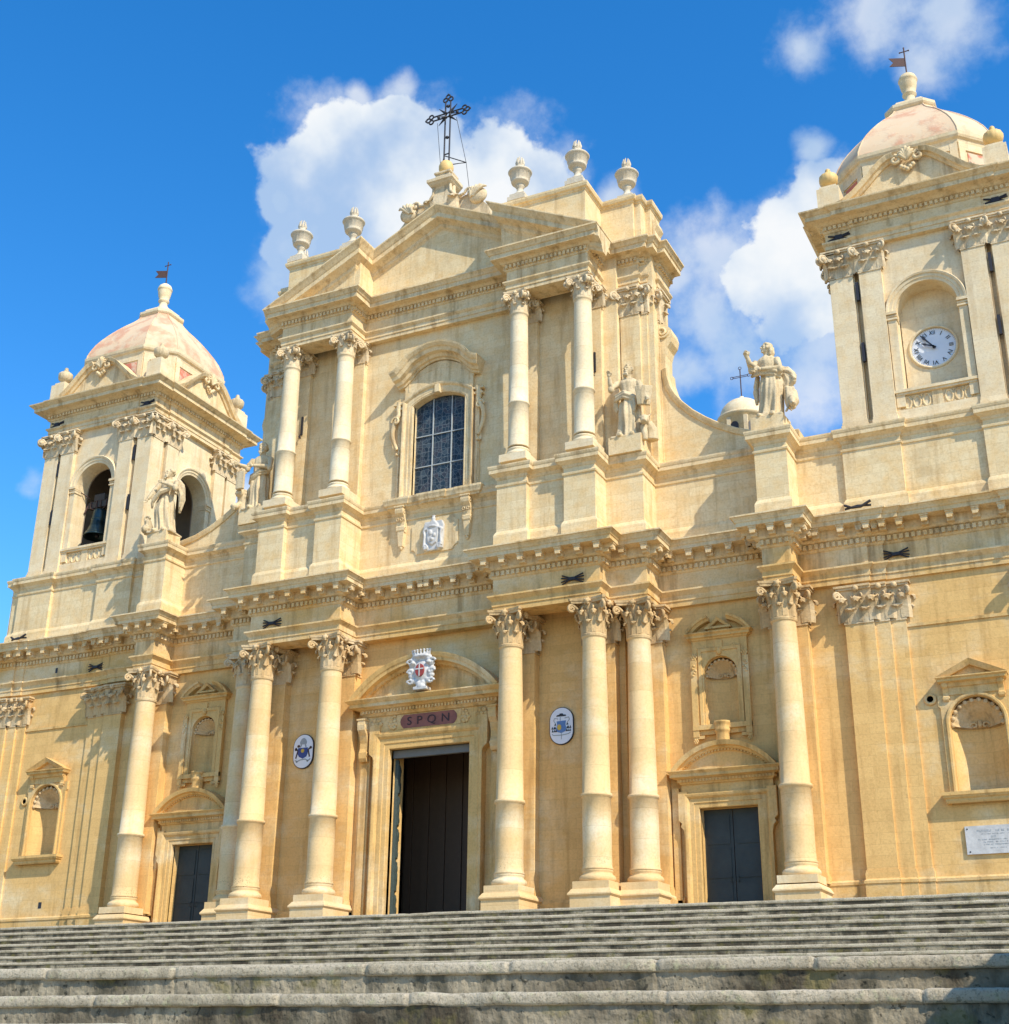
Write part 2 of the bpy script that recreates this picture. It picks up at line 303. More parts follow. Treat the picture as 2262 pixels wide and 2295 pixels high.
# ------------------------------------------------------------------ mesh builder
class B:
    def __init__(s): s.v = []; s.f = []; s.sm = []; s.mi = []
    def add(s, vs, fs, smooth=False, mi=0):
        o = len(s.v); s.v += [tuple(p) for p in vs]
        for f in fs: s.f.append(tuple(i+o for i in f)); s.sm.append(smooth); s.mi.append(mi)
    def box(s, x0, x1, y0, y1, z0, z1, mi=0):
        s.add([(x0,y0,z0),(x1,y0,z0),(x1,y1,z0),(x0,y1,z0),(x0,y0,z1),(x1,y0,z1),(x1,y1,z1),(x0,y1,z1)],
              [(0,1,5,4),(1,2,6,5),(2,3,7,6),(3,0,4,7),(4,5,6,7),(3,2,1,0)], False, mi)
    def prism(s, out, y0, y1, holes=(), mi=0, back=True):
        loops = [list(out)] + [list(h) for h in holes]
        tri = tessellate_polygon([[Vector((x, z, 0)) for x, z in l] for l in loops])
        flat = [p for l in loops for p in l]; k = len(flat)
        s.add([(x, y0, z) for x, z in flat], [tuple(t) for t in tri], False, mi)
        if back: s.add([(x, y1, z) for x, z in flat], [tuple(reversed(t)) for t in tri], False, mi)
        for l in loops:
            q = len(l)
            s.add([(x, y0, z) for x, z in l] + [(x, y1, z) for x, z in l], [(i, (i+1) % q, q+(i+1) % q, q+i) for i in range(q)], False, mi)
    def sweep(s, path, prof, mode='plan', closed=False, shear=None, cap=True, smooth=False, mi=0):
        n_ = len(path); P = [Vector(p) for p in path]; rings = []
        for i in range(n_):
            if closed: a, b, c = P[i-1], P[i], P[(i+1) % n_]
            else: a, b, c = P[max(i-1, 0)], P[i], P[min(i+1, n_-1)]
            d1 = (b-a) if (b-a).length > 1e-9 else (c-b); d2 = (c-b) if (c-b).length > 1e-9 else d1
            d1.normalize(); d2.normalize()
            if mode == 'plan': n1, n2 = Vector((d1.y, -d1.x)), Vector((d2.y, -d2.x))
            else: n1, n2 = Vector((-d1.y, d1.x)), Vector((-d2.y, d2.x))
            mm = (n1+n2)/max(1+n1.dot(n2), .15)
            ring = []
            for o, h in prof:
                q = b + mm*o
                p = (q.x, q.y, h) if mode == 'plan' else (q.x, h, q.y)
                if shear: p = (p[0], p[1], p[2]+shear(p[0]))
                ring.append(p)
            rings.append(ring)
        k = len(prof); vs = [p for r in rings for p in r]; fs = []
        for i in range(n_ if closed else n_-1):
            j = (i+1) % n_
            for t in range(k-1): fs.append((i*k+t, j*k+t, j*k+t+1, i*k+t+1))
        s.add(vs, fs, smooth, mi)
        if cap and not closed:
            tri = tessellate_polygon([[Vector((o, h, 0)) for o, h in prof]])
            s.add(rings[0], [tuple(t) for t in tri], False, mi); s.add(rings[-1], [tuple(t) for t in tri], False, mi)
    def lathe(s, prof, c=(0, 0, 0), n_=24, a0=0, a1=2*PI, mod=None, mi=0, smooth=True, caps=True):
        full = abs(a1-a0-2*PI) < 1e-6; m_ = n_ if full else n_+1; vs = []
        for i in range(m_):
            a = a0+(a1-a0)*i/n_
            for r, z in prof:
                rr = r*(mod(a, z) if mod else 1)
                vs.append((c[0]+rr*math.cos(a), c[1]+rr*math.sin(a), c[2]+z))
        k = len(prof); fs = []
        for i in range(n_):
            j = (i+1) % m_
            for t in range(k-1): fs.append((i*k+t, j*k+t, j*k+t+1, i*k+t+1))
        s.add(vs, fs, smooth, mi)
        if full and caps:
            for t in (0, k-1):
                if prof[t][0] > 1e-4: s.add([vs[i*k+t] for i in range(m_)], [tuple(range(m_))], False, mi)
    def tube(s, pts, r, n_=8, mi=0, flat=1.0):
        P = [Vector(p) for p in pts]; k = len(P)
        rad = (list(r)+[r[-1]]*k)[:k] if isinstance(r, (list, tuple)) else [r]*k
        t0 = (P[1]-P[0]).normalized(); up = Vector((0, 0, 1)) if abs(t0.z) < .9 else Vector((1, 0, 0))
        u = t0.cross(up).normalized(); vs = []
        for i in range(k):
            t = (P[min(i+1, k-1)]-P[max(i-1, 0)]).normalized()
            u = (u-t*u.dot(t)).normalized(); w = t.cross(u)
            for j in range(n_):
                a = 2*PI*j/n_; vs.append(P[i]+(u*math.cos(a)+w*math.sin(a)*flat)*rad[i])
        fs = [(i*n_+j, i*n_+(j+1) % n_, (i+1)*n_+(j+1) % n_, (i+1)*n_+j) for i in range(k-1) for j in range(n_)]
        s.add(vs, fs, True, mi); s.add(vs[:n_], [tuple(range(n_))], False, mi); s.add(vs[-n_:], [tuple(range(n_))], False, mi)
    def ball(s, c, r, n_=14, m_=9, mi=0):
        rx, ry, rz = r if isinstance(r, (tuple, list)) else (r, r, r)
        vs = []; fs = []
        for i in range(m_+1):
            t = PI*i/m_
            for j in range(n_):
                a = 2*PI*j/n_; vs.append((c[0]+rx*math.sin(t)*math.cos(a), c[1]+ry*math.sin(t)*math.sin(a), c[2]+rz*math.cos(t)))
        for i in range(m_):
            for j in range(n_): fs.append((i*n_+j, i*n_+(j+1) % n_, (i+1)*n_+(j+1) % n_, (i+1)*n_+j))
        s.add(vs, fs, True, mi)
    def join(s, o, mat=None):
        s.add([tuple(mat @ Vector(p)) for p in o.v] if mat else o.v, o.f, False)
        k = len(o.f); s.sm[-k:] = o.sm; s.mi[-k:] = o.mi
    def mirror(s):
        o = B(); o.v = [(-x, y, z) for x, y, z in s.v]; o.f = [tuple(reversed(f)) for f in s.f]; o.sm = list(s.sm); o.mi = list(s.mi); return o
    def both(s): s.join(s.mirror()); return s
    def halves(s, name, mat, parent):
        s.mirror().build(name, mat, parent); s.build(name, mat, parent)
    def build(s, name, mat, parent=None, loc=None):
        me = bpy.data.meshes.new(name); me.from_pydata(s.v, [], s.f)
        me.polygons.foreach_set('use_smooth', s.sm); me.polygons.foreach_set('material_index', s.mi)
        for mm in (mat if isinstance(mat, (list, tuple)) else [mat]): me.materials.append(M[mm])
        me.update()
        o = bpy.data.objects.new(name, me); COL.objects.link(o)
        if parent: o.parent = parent
        if loc: o.location = loc
        return o
def tag(o, label, cat, group=None, kind=None):
    if label: o['label'] = label
    if cat: o['category'] = cat
    if group: o['group'] = group
    if kind: o['kind'] = kind
    return o
def empty(name, loc, label, cat, group=None):
    o = bpy.data.objects.new(name, None); COL.objects.link(o); o.location = loc; return tag(o, label, cat, group)
def copy_part(o, parent, loc=None):
    c = o.copy(); COL.objects.link(c); c.parent = parent
    if loc is not None: c.location = loc
    for ch in [x for x in bpy.data.objects if x.parent == o]: copy_part(ch, c)
    return c
def arc(cx, cz, r, a0, a1, n_): return [(cx+r*math.cos(a0+(a1-a0)*i/n_), cz+r*math.sin(a0+(a1-a0)*i/n_)) for i in range(n_+1)]
def arch_hole(cx, hw, z0, zs, n_=16, rise=None):
    """outline of a round (or flatter) headed opening"""
    rise = hw if rise is None else rise
    return [(cx-hw, z0), (cx+hw, z0)] + [(cx+hw*math.cos(PI*i/n_), zs+rise*math.sin(PI*i/n_)) for i in range(n_+1)]
def seg_arc(x0, x1, z0, rise, n_=20):
    h = (x1-x0)/2; r = (h*h+rise*rise)/(2*rise); c = (x0+x1)/2; zc = z0+rise-r; a = math.asin(h/r)
    return [(c+r*math.sin(-a+2*a*i/n_), zc+r*math.cos(-a+2*a*i/n_)) for i in range(n_+1)]
def mirror_path(p): return [(-x, y) for x, y in reversed(p) if x > 1e-6] + list(p)
def along(path, start_pad, step, fn, closed=False):
    """call fn(point, dir, normal) at even spacing along every straight run of a plan path"""
    q = list(path)+([path[0]] if closed else [])
    for a, b in zip(q[:-1], q[1:]):
        a, b = Vector(a), Vector(b); L = (b-a).length
        if L < .12: continue
        d = (b-a)/L; k = max(1, round((L-2*start_pad)/step)) if L > 2*start_pad else 0
        for i in range(k+1 if k else 1):
            t = start_pad+(L-2*start_pad)*i/k if k else L/2
            fn(a+d*t, d, Vector((d.y, -d.x)))
def obox(bm, p, d, nn, w, o0, o1, z0, z1, shear=None):
    vs = []
    for zz in (z0, z1):
        for s_, o in ((-w/2, o1), (w/2, o1), (w/2, o0), (-w/2, o0)):
            q = p+d*s_+nn*o; vs.append((q.x, q.y, zz+(shear(q.x) if shear else 0)))
    bm.add(vs, [(0,1,5,4),(1,2,6,5),(2,3,7,6),(3,0,4,7),(4,5,6,7),(3,2,1,0)])

# ------------------------------------------------------------------ carved capitals
def leaf(bm, base, dirv, w, hl, reach, z0):
    nx, ny = dirv; tx, ty = -ny, nx
    zz = [0, .28, .55, .78, .94, 1.0, .93, .80]; oo = [.10, .14, .20, .32, .55, .82, 1.02, 1.05]; ww = [.95, 1.0, .92, 1.0, .84, .80, .56, .25]
    vs = []
    for i in range(8):
        for v in (-1, -.55, 0, .55, 1):
            o = oo[i]*reach + (.10*(1-abs(v)) - .07*(abs(v) > .9) + .05*(abs(v) == .55))*reach*1.3
            z = z0+hl*(zz[i]-.05*abs(v))
            vs.append((base[0]+nx*o+tx*v*w*ww[i]/2, base[1]+ny*o+ty*v*w*ww[i]/2, z))
    bm.add(vs, [(i*5+j, i*5+j+1, i*5+j+6, i*5+j+5) for i in range(7) for j in range(4)])
def scroll_pts(c, dirv, r_in, z_in, rv, zv, rho, turns=1.4):
    nx, ny = dirv; pts = []
    for t in (0, .35, .7): 
        r = r_in+(rv-rho*.9-r_in)*t**1.6; z = z_in+(zv+rho*.7-z_in)*t**.8
        pts.append((c[0]+nx*r, c[1]+ny*r, z))
    k = 18
    for i in range(k+1):
        a = PI/2+.35-2*PI*turns*i/k; q = rho*(1-.78*i/k)
        r = rv+q*math.cos(a); z = zv+q*math.sin(a); pts.append((c[0]+nx*r, c[1]+ny*r, z))
    return pts
def capital(r0, h, half, composite=False):
    bm = B()
    bm.lathe([(r0*1.10, -.03*h), (r0*1.12, 0), (r0*1.10, .03*h), (r0*.99, .05*h), (r0*.98, .4*h), (r0*1.05, .7*h), (r0*1.28, .86*h), (0, .86*h)], n_=24)
    for row, (z0, hl, rc, off) in enumerate(((.03, .36, .42, 0), (.05, .62, .62, .5))):
        for i in range(8):
            a = 2*PI*(i+off)/8; d = (math.cos(a), math.sin(a))
            leaf(bm, (d[0]*r0*.95, d[1]*r0*.95), d, r0*.74, hl*h, rc*r0, z0*h)
    rho = (.17 if composite else .115)*h
    for i in range(4):
        a = PI/4+i*PI/2; d = (math.cos(a), math.sin(a))
        rv = half*1.28-rho*.5
        if composite:
            for sgn in (-1, 1):
                aa = a+sgn*.16; dd = (math.cos(aa), math.sin(aa))
                bm.tube(scroll_pts((0, 0), dd, r0*1.05, .70*h, rv, .68*h, rho), .038*h+.012, 6)
            c = (d[0]*rv, d[1]*rv, .68*h); bm.ball(c, (rho*.8, rho*.8, rho*.8), 8, 6)
        else:
            bm.tube(scroll_pts((0, 0), d, r0*1.0, .40*h, rv, .72*h, rho), [.05*h]*4+[.040*h]*18, 6)
            for sgn in (-1, 1):     # inner helices curling towards the middle of each side
                aa = a+sgn*.42; dd = (math.cos(aa), math.sin(aa))
                bm.tube(scroll_pts((0, 0), dd, r0*1.0, .42*h, r0*1.26, .70*h, .07*h, 1.1), .032*h, 5)
            leaf(bm, (d[0]*r0*1.05, d[1]*r0*1.05), d, r0*.5, .30*h, rv-r0*1.0, .40*h)
    out = []
    for i in range(4):              # concave-sided abacus with cut corners
        a = PI/4+i*PI/2; b = a+PI/2; q = half*1.30
        p0 = Vector((math.cos(a+.06)*q, math.sin(a+.06)*q)); p1 = Vector((math.cos(b-.06)*q, math.sin(b-.06)*q)); mid = Vector((math.cos(a+PI/4), math.sin(a+PI/4)))
        out += [p0]+[p0.lerp(p1, t)-mid*half*.22*math.sin(PI*t) for t in (.2, .4, .6, .8)]+[p1]
    for z0, z1, k0, k1 in ((.86, .93, .94, .96), (.93, 1.0, 1.0, 1.03)):
        q = len(out)
        bm.add([(p.x*k0, p.y*k0, z0*h) for p in out]+[(p.x*k1, p.y*k1, z1*h) for p in out], [(i, (i+1) % q, q+(i+1) % q, q+i) for i in range(q)]+[tuple(reversed(range(q))), tuple(range(q, 2*q))])
    for i in range(4):
        a = i*PI/2; c = (math.cos(a)*half*.82, math.sin(a)*half*.82, .90*h); bm.ball(c, (.09*h,)*3, 8, 6)
        for k in range(5): 
            t = 2*PI*k/5; bm.ball((c[0]*1.03-math.sin(a)*.07*h*math.cos(t), c[1]*1.03+math.cos(a)*.07*h*math.cos(t), c[2]+.07*h*math.sin(t)), (.045*h,)*3, 6, 4)
    return bm
def pilaster_capital(w, h, n_leaf, composite=False, depth=.12, ends=(1, 1)):
    """flat capital against a wall: x in -w/2..w/2, face at y=0 looking to -y, astragal at z=0"""
    bm = B(); e0, e1 = ends
    bm.box(-w/2-.03*e0, w/2+.03*e1, -.03, depth, -.03*h, .03*h)
    bm.add([(-w/2,0,0),(w/2,0,0),(w/2+.1*h*e1,-.10*h,.88*h),(-w/2-.1*h*e0,-.10*h,.88*h),(-w/2,depth,0),(w/2,depth,0),(w/2+.1*h*e1,depth,.88*h),(-w/2-.1*h*e0,depth,.88*h)],
           [(0,1,2,3),(1,5,6,2),(4,0,3,7),(3,2,6,7)])
    lw = w/n_leaf
    for i in range(n_leaf): leaf(bm, (-w/2+lw*(i+.5), .03), (0, -1), lw*.98, .36*h, .2*h, .03*h)
    for i in range(n_leaf+1): leaf(bm, (-w/2+lw*i, .03), (0, -1), lw*.95, .62*h, .27*h, .04*h)
    rho = (.16 if composite else .11)*h
    for s_, e in ((-1, e0), (1, e1)):
        if not e: continue
        leaf(bm, (s_*w/2, depth*.4), (s_, 0), min(.3*h, depth*1.2), .36*h, .2*h, .03*h); leaf(bm, (s_*w/2, depth*.4), (s_, 0), min(.3*h, depth*1.2), .62*h, .26*h, .04*h)
        d = Vector((s_, -1)).normalized(); rv = .30*h
        pts = scroll_pts((s_*w/2-.1*h*s_, -.02), (d.x, d.y), .02, .42*h, rv, .70*h, rho)
        bm.tube(pts, .045*h, 6)
        if composite: bm.ball((s_*w/2-.1*h*s_+d.x*rv, -.02+d.y*rv, .70*h), (rho*.7,)*3, 8, 6)
    for k in range(max(1, n_leaf-1)):
        x = (k-(max(1, n_leaf-1)-1)/2)*lw
        for s_ in (-1, 1): bm.tube(scroll_pts((x, -.04), (s_*.8, -.6), .0, .45*h, .13*h, .70*h, .065*h, 1.1), .028*h, 5)
    bm.box(-w/2-.16*h*e0, w/2+.16*h*e1, -.16*h, depth, .88*h, .94*h); bm.box(-w/2-.20*h*e0, w/2+.20*h*e1, -.20*h, depth, .94*h, 1.0*h)
    for k in range(max(1, n_leaf//2)): bm.ball(((k-(max(1, n_leaf//2)-1)/2)*lw*2, -.18*h, .90*h), (.085*h,)*3, 8, 6)
    return bm

# ------------------------------------------------------------------ the cathedral
cath = empty('cathedral', (0, 0, 0), 'honey coloured baroque cathedral with paired columns and two towers above the steps', 'cathedral')
ZC = 12.35                                    # top of the main cornice
# lower walls, with the openings cut out
T0 = 18.25                                    # tower axis
w = B()
door_hole = [(-1.6, -.2), (1.6, -.2), (1.6, 6.13), (-1.6, 6.13)]
w.prism([(-7.35, -.2), (7.35, -.2), (7.35, 10.4), (-7.35, 10.4)], 1.15, 2.0, [door_hole])
sd = [(9.55, -.2), (11.45, -.2), (11.45, 3.42), (9.55, 3.42)]
ni = arch_hole(10.47, .54, 6.1, 7.78); tn = arch_hole(T0, .76, 3.36, 5.44)
holes = [sd, ni, tn]
for hs_ in (1, -1):
    out = [(7.3*hs_, -.2), (22*hs_, -.2), (22*hs_, 10.4), (7.3*hs_, 10.4)]
    w.prism(out, 1.75, 2.6, [[(x*hs_, z) for x, z in h] for h in holes])
w.box(-22, -21.2, 2.6, 9, -.2, 10.4); w.box(21.2, 22, 2.6, 9, -.2, 10.4)
w.build('wall', 'wall', cath)
# attic walls behind the pedestals
w = B(); w.box(-8.2, 8.2, .95, 2.6, 10.4, 15.5); w.box(-22, -8.2, 1.78, 2.6, 10.4, 15.5); w.box(8.2, 22, 1.78, 2.6, 10.4, 15.5)
w.build('wall', 'wall', cath)
# dado, plinth band along the wall foot
half = [(2.95, .95), (7.45, .95), (7.45, 1.2), (8.72, 1.2), (8.72, 1.62), (8.95, 1.62)]
w = B(); pr = [(0, 0), (0, .62), (-.03, .66), (-.06, .72), (-.4, .74)]
w.sweep(half, pr, cap=True); w.halves('plinth', 'trim', cath); w = B()
w.sweep([(12.1, 1.62), (14.6, 1.62), (14.6, 1.40), (15.62, 1.40), (15.62, 1.48), (16.1, 1.48), (16.1, 1.56), (16.57, 1.56), (16.57, 1.64), (19.9, 1.64), (19.9, 1.5), (22.1, 1.4), (22.1, 8)], [(0, 0), (0, .84), (.03, .86), (.03, .94), (-.05, 1.0), (-.25, 1.0)])
w.halves('plinth', 'trim', cath)

# pilasters behind the columns and at the tower bays
def pil(bm, x0, x1, y, yb, z0, z1): bm.box(x0, x1, y, yb, z0, z1)
def stack(x0, x1, y, yb, z0, z1, caph, n_leaf, comp=False, ends=(1, 1), mat='wall', parent=cath, capmat='carve', base=True):
    for s_ in (1, -1):
        a, b = (x0, x1) if s_ == 1 else (-x1, -x0)
        bm = B(); bm.box(a, b, y, yb, z0, z1)
        if base: bm.box(a-.05, b+.05, y-.05, yb, z0, z0+.22); bm.box(a-.03, b+.03, y-.03, yb, z0+.22, z0+.30)
        o = bm.build('pilaster', mat, parent)
        c = pilaster_capital(b-a, caph, n_leaf, comp, yb-y, ends if s_ == 1 else ends[::-1])
        for i, p in enumerate(c.v): c.v[i] = (p[0]+(a+b)/2, p[1]+y, p[2]+z1)
        c.build('capital', capmat, o)
stack(3.62-.55, 3.62+.55, .74, 1.15, .72, 8.97, 1.23, 2)
stack(6.68-.55, 6.68+.45, .74, 1.15, .72, 8.97, 1.23, 2)
stack(7.97-.62, 7.97+.62, 1.34, 1.8, .72, 8.97, 1.23, 2)
stack(12.87-.62, 12.87+.62, 1.36, 1.8, .9, 8.97, 1.23, 2)
stack(14.66, 15.57, 1.51, 1.8, .95, 8.85, 1.2, 2, ends=(1, 0))
stack(15.57, 16.05, 1.59, 1.8, .95, 8.85, 1.2, 1, ends=(0, 0))
stack(16.05, 16.52, 1.67, 1.8, .95, 8.85, 1.2, 1, ends=(0, 1))
stack(19.98, 20.45, 1.67, 1.8, .95, 8.85, 1.2, 1, ends=(1, 0))
stack(20.45, 20.93, 1.59, 1.8, .95, 8.85, 1.2, 1, ends=(0, 0))
stack(20.93, 21.84, 1.51, 1.8, .95, 8.85, 1.2, 2, ends=(0, 1))
w = B(); w.box(16.52, 19.98, 1.70, 1.8, 8.58, 8.68); w.halves('string_course', 'trim', cath)

# main entablature
CAPZ = 10.2
halfL = [(0, .72), (3.12, .72), (3.12, -.42), (7.10, -.42), (7.10, .37), (8.48, .37), (8.48, 1.58), (12.42, 1.58), (12.42, .43), (13.35, .43), (13.35, 1.50), (15.57, 1.50), (15.57, 1.58), (16.05, 1.58), (16.05, 1.64),
         (20.45, 1.64), (20.45, 1.58), (20.93, 1.58), (20.93, 1.50), (22.0, 1.50), (22.0, 8.5)]
PL = mirror_path(halfL)
w = B()
w.sweep(PL, [(-.9, 10.2), (0, 10.2), (0, 10.38), (.03, 10.38), (.03, 10.56), (.06, 10.60), (.13, 10.68), (.16, 10.70), (.16, 10.76), (0, 10.80)], cap=False)
w.sweep(PL, [(0, 10.80), (0, 11.36), (.04, 11.38), (.08, 11.44), (.08, 11.62), (.20, 11.66), (.24, 11.72), (.24, 11.98), (.64, 12.00), (.64, 12.13), (.67, 12.15), (.69, 12.21), (.75, 12.29), (.80, 12.30), (.80, 12.35), (-.6, 12.42)], cap=False)
bm = w; along(PL, .06, .19, lambda p, d, nn: obox(bm, p, d, nn, .11, .07, .17, 11.45, 11.61)); 
def modil(p, d, nn):
    obox(bm, p, d, nn, .22, .22, .58, 11.83, 11.985); obox(bm, p, d, nn, .27, .22, .61, 11.945, 11.995)
    obox(bm, p, d, nn, .22, .22, .42, 11.70, 11.84); obox(bm, p, d, nn, .17, .50, .60, 11.76, 11.86)
along([(x, y) for x, y in PL], -.12, .74, modil); ent = w.build('entablature', 'trim', cath)

# lower columns
def shaft(prof): bm = B(); bm.lathe(prof, n_=40); return bm
def column_kit(kind):
    if kind == 'low':
        sh = [(.455, 0), (.50, .0), (.50, .05), (.465, .10), (.46, .5), (.462, 1.4), (.458, 2.24), (.50, 2.26), (.515, 2.31), (.50, 2.36), (.452, 2.38), (.44, 3.6), (.418, 5.4), (.39, 7.0), (.382, 7.44), (.385, 7.49), (.41, 7.50), (.42, 7.53), (.41, 7.56), (.38, 7.57)]
        bs = B(); bs.lathe([(.46, .42), (.49, .40), (.50, .36), (.48, .33), (.47, .29), (.49, .25), (.535, .23), (.575, .17), (.575, .10), (.53, .03), (.5, .02)], n_=40)
        bs.box(-.605, .605, -.605, .605, -.20, .03)
        cp = capital(.385, 1.22, .67)
        return sh, bs, cp, 7.57
    sh = [(.36, 0), (.395, 0), (.395, .04), (.37, .08), (.368, 1.0), (.366, 1.72), (.395, 1.735), (.405, 1.77), (.395, 1.805), (.362, 1.82), (.355, 2.8), (.34, 4.2), (.325, 5.35), (.32, 5.46), (.35, 5.48), (.36, 5.51), (.35, 5.54), (.325, 5.55)]
    bs = B(); bs.lathe([(.37, .34), (.40, .32), (.41, .28), (.385, .25), (.38, .22), (.40, .19), (.45, .16), (.47, .10), (.45, .04), (.42, .02)], n_=36)
    bs.box(-.53, .53, -.53, .53, -.26, .03)
    cp = capital(.325, .85, .50, True)
    return sh, bs, cp, 5.55
def make_column(kind, x, y, z, proto=None):
    if proto: return copy_part(proto, cath, (x, y, z))
    sh, bs, cp, top = column_kit(kind)
    o = shaft(sh).build('column', 'col', cath, (x, y, z))
    bs_ = bs.build('base', 'col', o, (0, 0, -.40)); cp_ = cp.build('capital', 'carve', o, (0, 0, top))
    return o
p0 = None
for x, y in ((3.62, .02), (6.68, .02), (7.97, .82), (12.87, .86)):
    for s_ in (1, -1):
        if p0 is None: p0 = make_column('low', s_*x, y, 1.44)
        else: make_column('low', s_*x, y, 1.44, p0)
for x, y, z1, hw in ((3.62, .02, .70, .73), (6.68, .02, .70, .73), (7.97, .82, .70, .71), (12.87, .86, .66, .73)):
    for s_ in (1, -1):
        w = B(); w.sweep([(s_*x-hw, 1.7), (s_*x-hw, y-hw), (s_*x+hw, y-hw), (s_*x+hw, 1.7)], [(-.06, 0), (-.06, z1-.10), (-.02, z1-.06), (0, z1-.04), (0, z1), (-.10, z1+.14), (-.8, z1+.14)], cap=False); w.build('column_plinth', 'col', cath)

# attic pedestals with their cap
halfP = [(0, .93), (1.85, .93), (3.26, .93), (3.26, -.5), (4.42, -.5), (4.42, -.27), (5.85, -.27), (5.85, -.5), (7.02, -.5), (7.02, .5), (8.40, .5), (8.40, 1.75), (12.36, 1.75), (12.36, .5), (13.45, .5), (13.45, 1.74), (15.05, 1.74), (15.05, 1.6), (16.95, 1.6), (16.95, 1.74), (19.55, 1.74), (19.55, 1.6), (21.45, 1.6), (21.45, 1.74), (21.9, 1.74), (21.9, 8.5)]
PP = mirror_path(halfP)
w = B()
w.sweep(PP, [(.08, 12.36), (.08, 12.95), (.05, 13.02), (.02, 13.08), (0, 13.10), (0, 14.78), (.04, 14.80), (.05, 14.86), (.01, 14.90), (0, 14.92), (0, 15.05)], cap=False)
ped = w.build('pedestal_course', 'wall', cath)
w = B(); w.sweep(PP, [(0, 15.05), (.03, 15.08), (.06, 15.16), (.14, 15.22), (.16, 15.24), (.22, 15.27), (.22, 15.40), (.24, 15.43), (.26, 15.50), (.26, 15.55), (-.9, 15.60)], cap=False)
w.build('pedestal_cap', 'trim', cath)

# upper storey
w = B(); wh = [(-1.14, 15.72), (1.14, 15.72)] + seg_arc(-1.14, 1.14, 19.60, .36)[::-1]
w.prism([(-7.4, 15.4), (7.4, 15.4), (7.4, 24.2), (-7.4, 24.2)], 1.0, 1.6, [wh])
w.box(-8.68, -7.0, 1.42, 3.1, 15.4, 24.2); w.box(7.0, 8.68, 1.42, 3.1, 15.4, 24.2); w.box(-7.0, 7.0, 2.4, 3.1, 15.4, 24.2)
w.build('wall', 'wall', cath)
stack(3.84-.42, 3.84+.42, .76, 1.0, 15.55, 22.0, .84, 2, True)
stack(6.43-.42, 6.43+.42, .76, 1.0, 15.55, 22.0, .84, 2, True)
stack(7.44, 8.20, 1.24, 1.45, 15.55, 21.66, 1.12, 2, True, ends=(1, 0))
stack(8.20, 8.45, 1.36, 1.45, 15.55, 21.66, 1.12, 1, True, ends=(0, 1))
stack(8.46, 8.72, 1.90, 2.6, 15.55, 21.5, 1.25, 1, True, ends=(0, 1))
halfU = [(0, .75), (3.46, .75), (3.46, -.30), (6.80, -.30), (6.80, 1.24), (8.20, 1.24), (8.20, 1.40), (8.45, 1.40), (8.45, 1.90), (8.72, 1.90), (8.72, 3.3)]
PU = mirror_path(halfU)
w = B()
w.sweep(PU, [(-.9, 22.84), (0, 22.84), (0, 23.0), (.03, 23.0), (.03, 23.16), (.07, 23.20), (.12, 23.26), (.12, 23.32), (0, 23.35)], cap=False)
w.sweep(PU, [(0, 23.35), (0, 23.78), (.04, 23.80), (.06, 23.86), (.06, 24.02), (.16, 24.06), (.20, 24.12), (.24, 24.15), (.48, 24.16), (.48, 24.34), (.52, 24.36), (.56, 24.43), (.62, 24.50), (.645, 24.51), (.645, 24.57), (-.6, 24.66)], cap=False)
bm = w; along(PU, .05, .17, lambda p, d, nn: obox(bm, p, d, nn, .095, .05, .155, 23.87, 24.02)); entu = w.build('entablature', 'trim', cath)
p0 = None
for x in (3.84, 6.43):
    for s_ in (1, -1):
        if p0 is None: p0 = make_column('up', s_*x, .05, 16.45)
        else: make_column('up', s_*x, .05, 16.45, p0)

# great broken-forward pediment
SL = (28.24-24.57)/7.42
rake = lambda x: SL*(7.42-abs(x))
halfR = [(0, .75), (3.46, .75), (3.46, -.30), (7.42, -.30)]
PR = mirror_path(halfR)
w = B()
w.sweep(PR, [(-.3, 23.62), (0, 23.62), (.04, 23.70), (.10, 23.76), (.13, 23.84), (.13, 23.90), (.22, 23.96), (.44, 24.06), (.44, 24.26), (.48, 24.30), (.56, 24.42), (.63, 24.50), (.64, 24.52), (.64, 24.57), (-.85, 24.60)], shear=rake)
pedi = w.build('pediment', 'trim', cath)
w = B()
w.prism([(-3.4, 24.5), (3.4, 24.5), (3.4, 24.5+SL*(7.42-3.4)-.4), (0, 27.6), (-3.4, 24.5+SL*(7.42-3.4)-.4)], .74, 1.5)
for s_ in (1, -1): w.prism([(s_*3.45, 24.5), (s_*7.1, 24.5), (s_*3.45, 24.5+SL*(7.42-3.45)-.5)], -.29, .9)
w.build('tympanum', 'wall', pedi)
# parapet behind the pediment
halfA = [(0, -.28), (6.72, -.28), (6.72, 1.30), (8.05, 1.30), (8.05, 1.45), (8.30, 1.45), (8.30, 1.95), (8.52, 1.95), (8.52, 3.0)]
A = mirror_path(halfA); left = [p for p in A if p[0] < 0]; right = [p for p in A if p[0] > 0]
w = B(); pr = [(0, 24.6), (0, 26.60), (.03, 26.62), (.05, 26.68), (.12, 26.72), (.15, 26.82), (.15, 26.90), (-1.4, 26.93)]
w.sweep(left+[(-3.2, -.28), (-3.2, 1.6)], pr, cap=False); w.build('parapet', 'wall', cath); w = B(); w.sweep([(3.2, 1.6), (3.2, -.28)]+right, pr, cap=False)
w.build('parapet', 'wall', cath)
# side consoles of the parapet
for s_ in (1, -1):
    w = B(); o_ = [(8.52, 26.2), (8.70, 26.1), (8.74, 25.9), (8.62, 25.7), (8.66, 25.45), (8.80, 25.2), (8.98, 25.0), (9.02, 24.66), (8.52, 24.66)]
    w.prism([(s_*x, z) for x, z in o_], 2.1, 2.8); w.build('console', 'trim', cath)
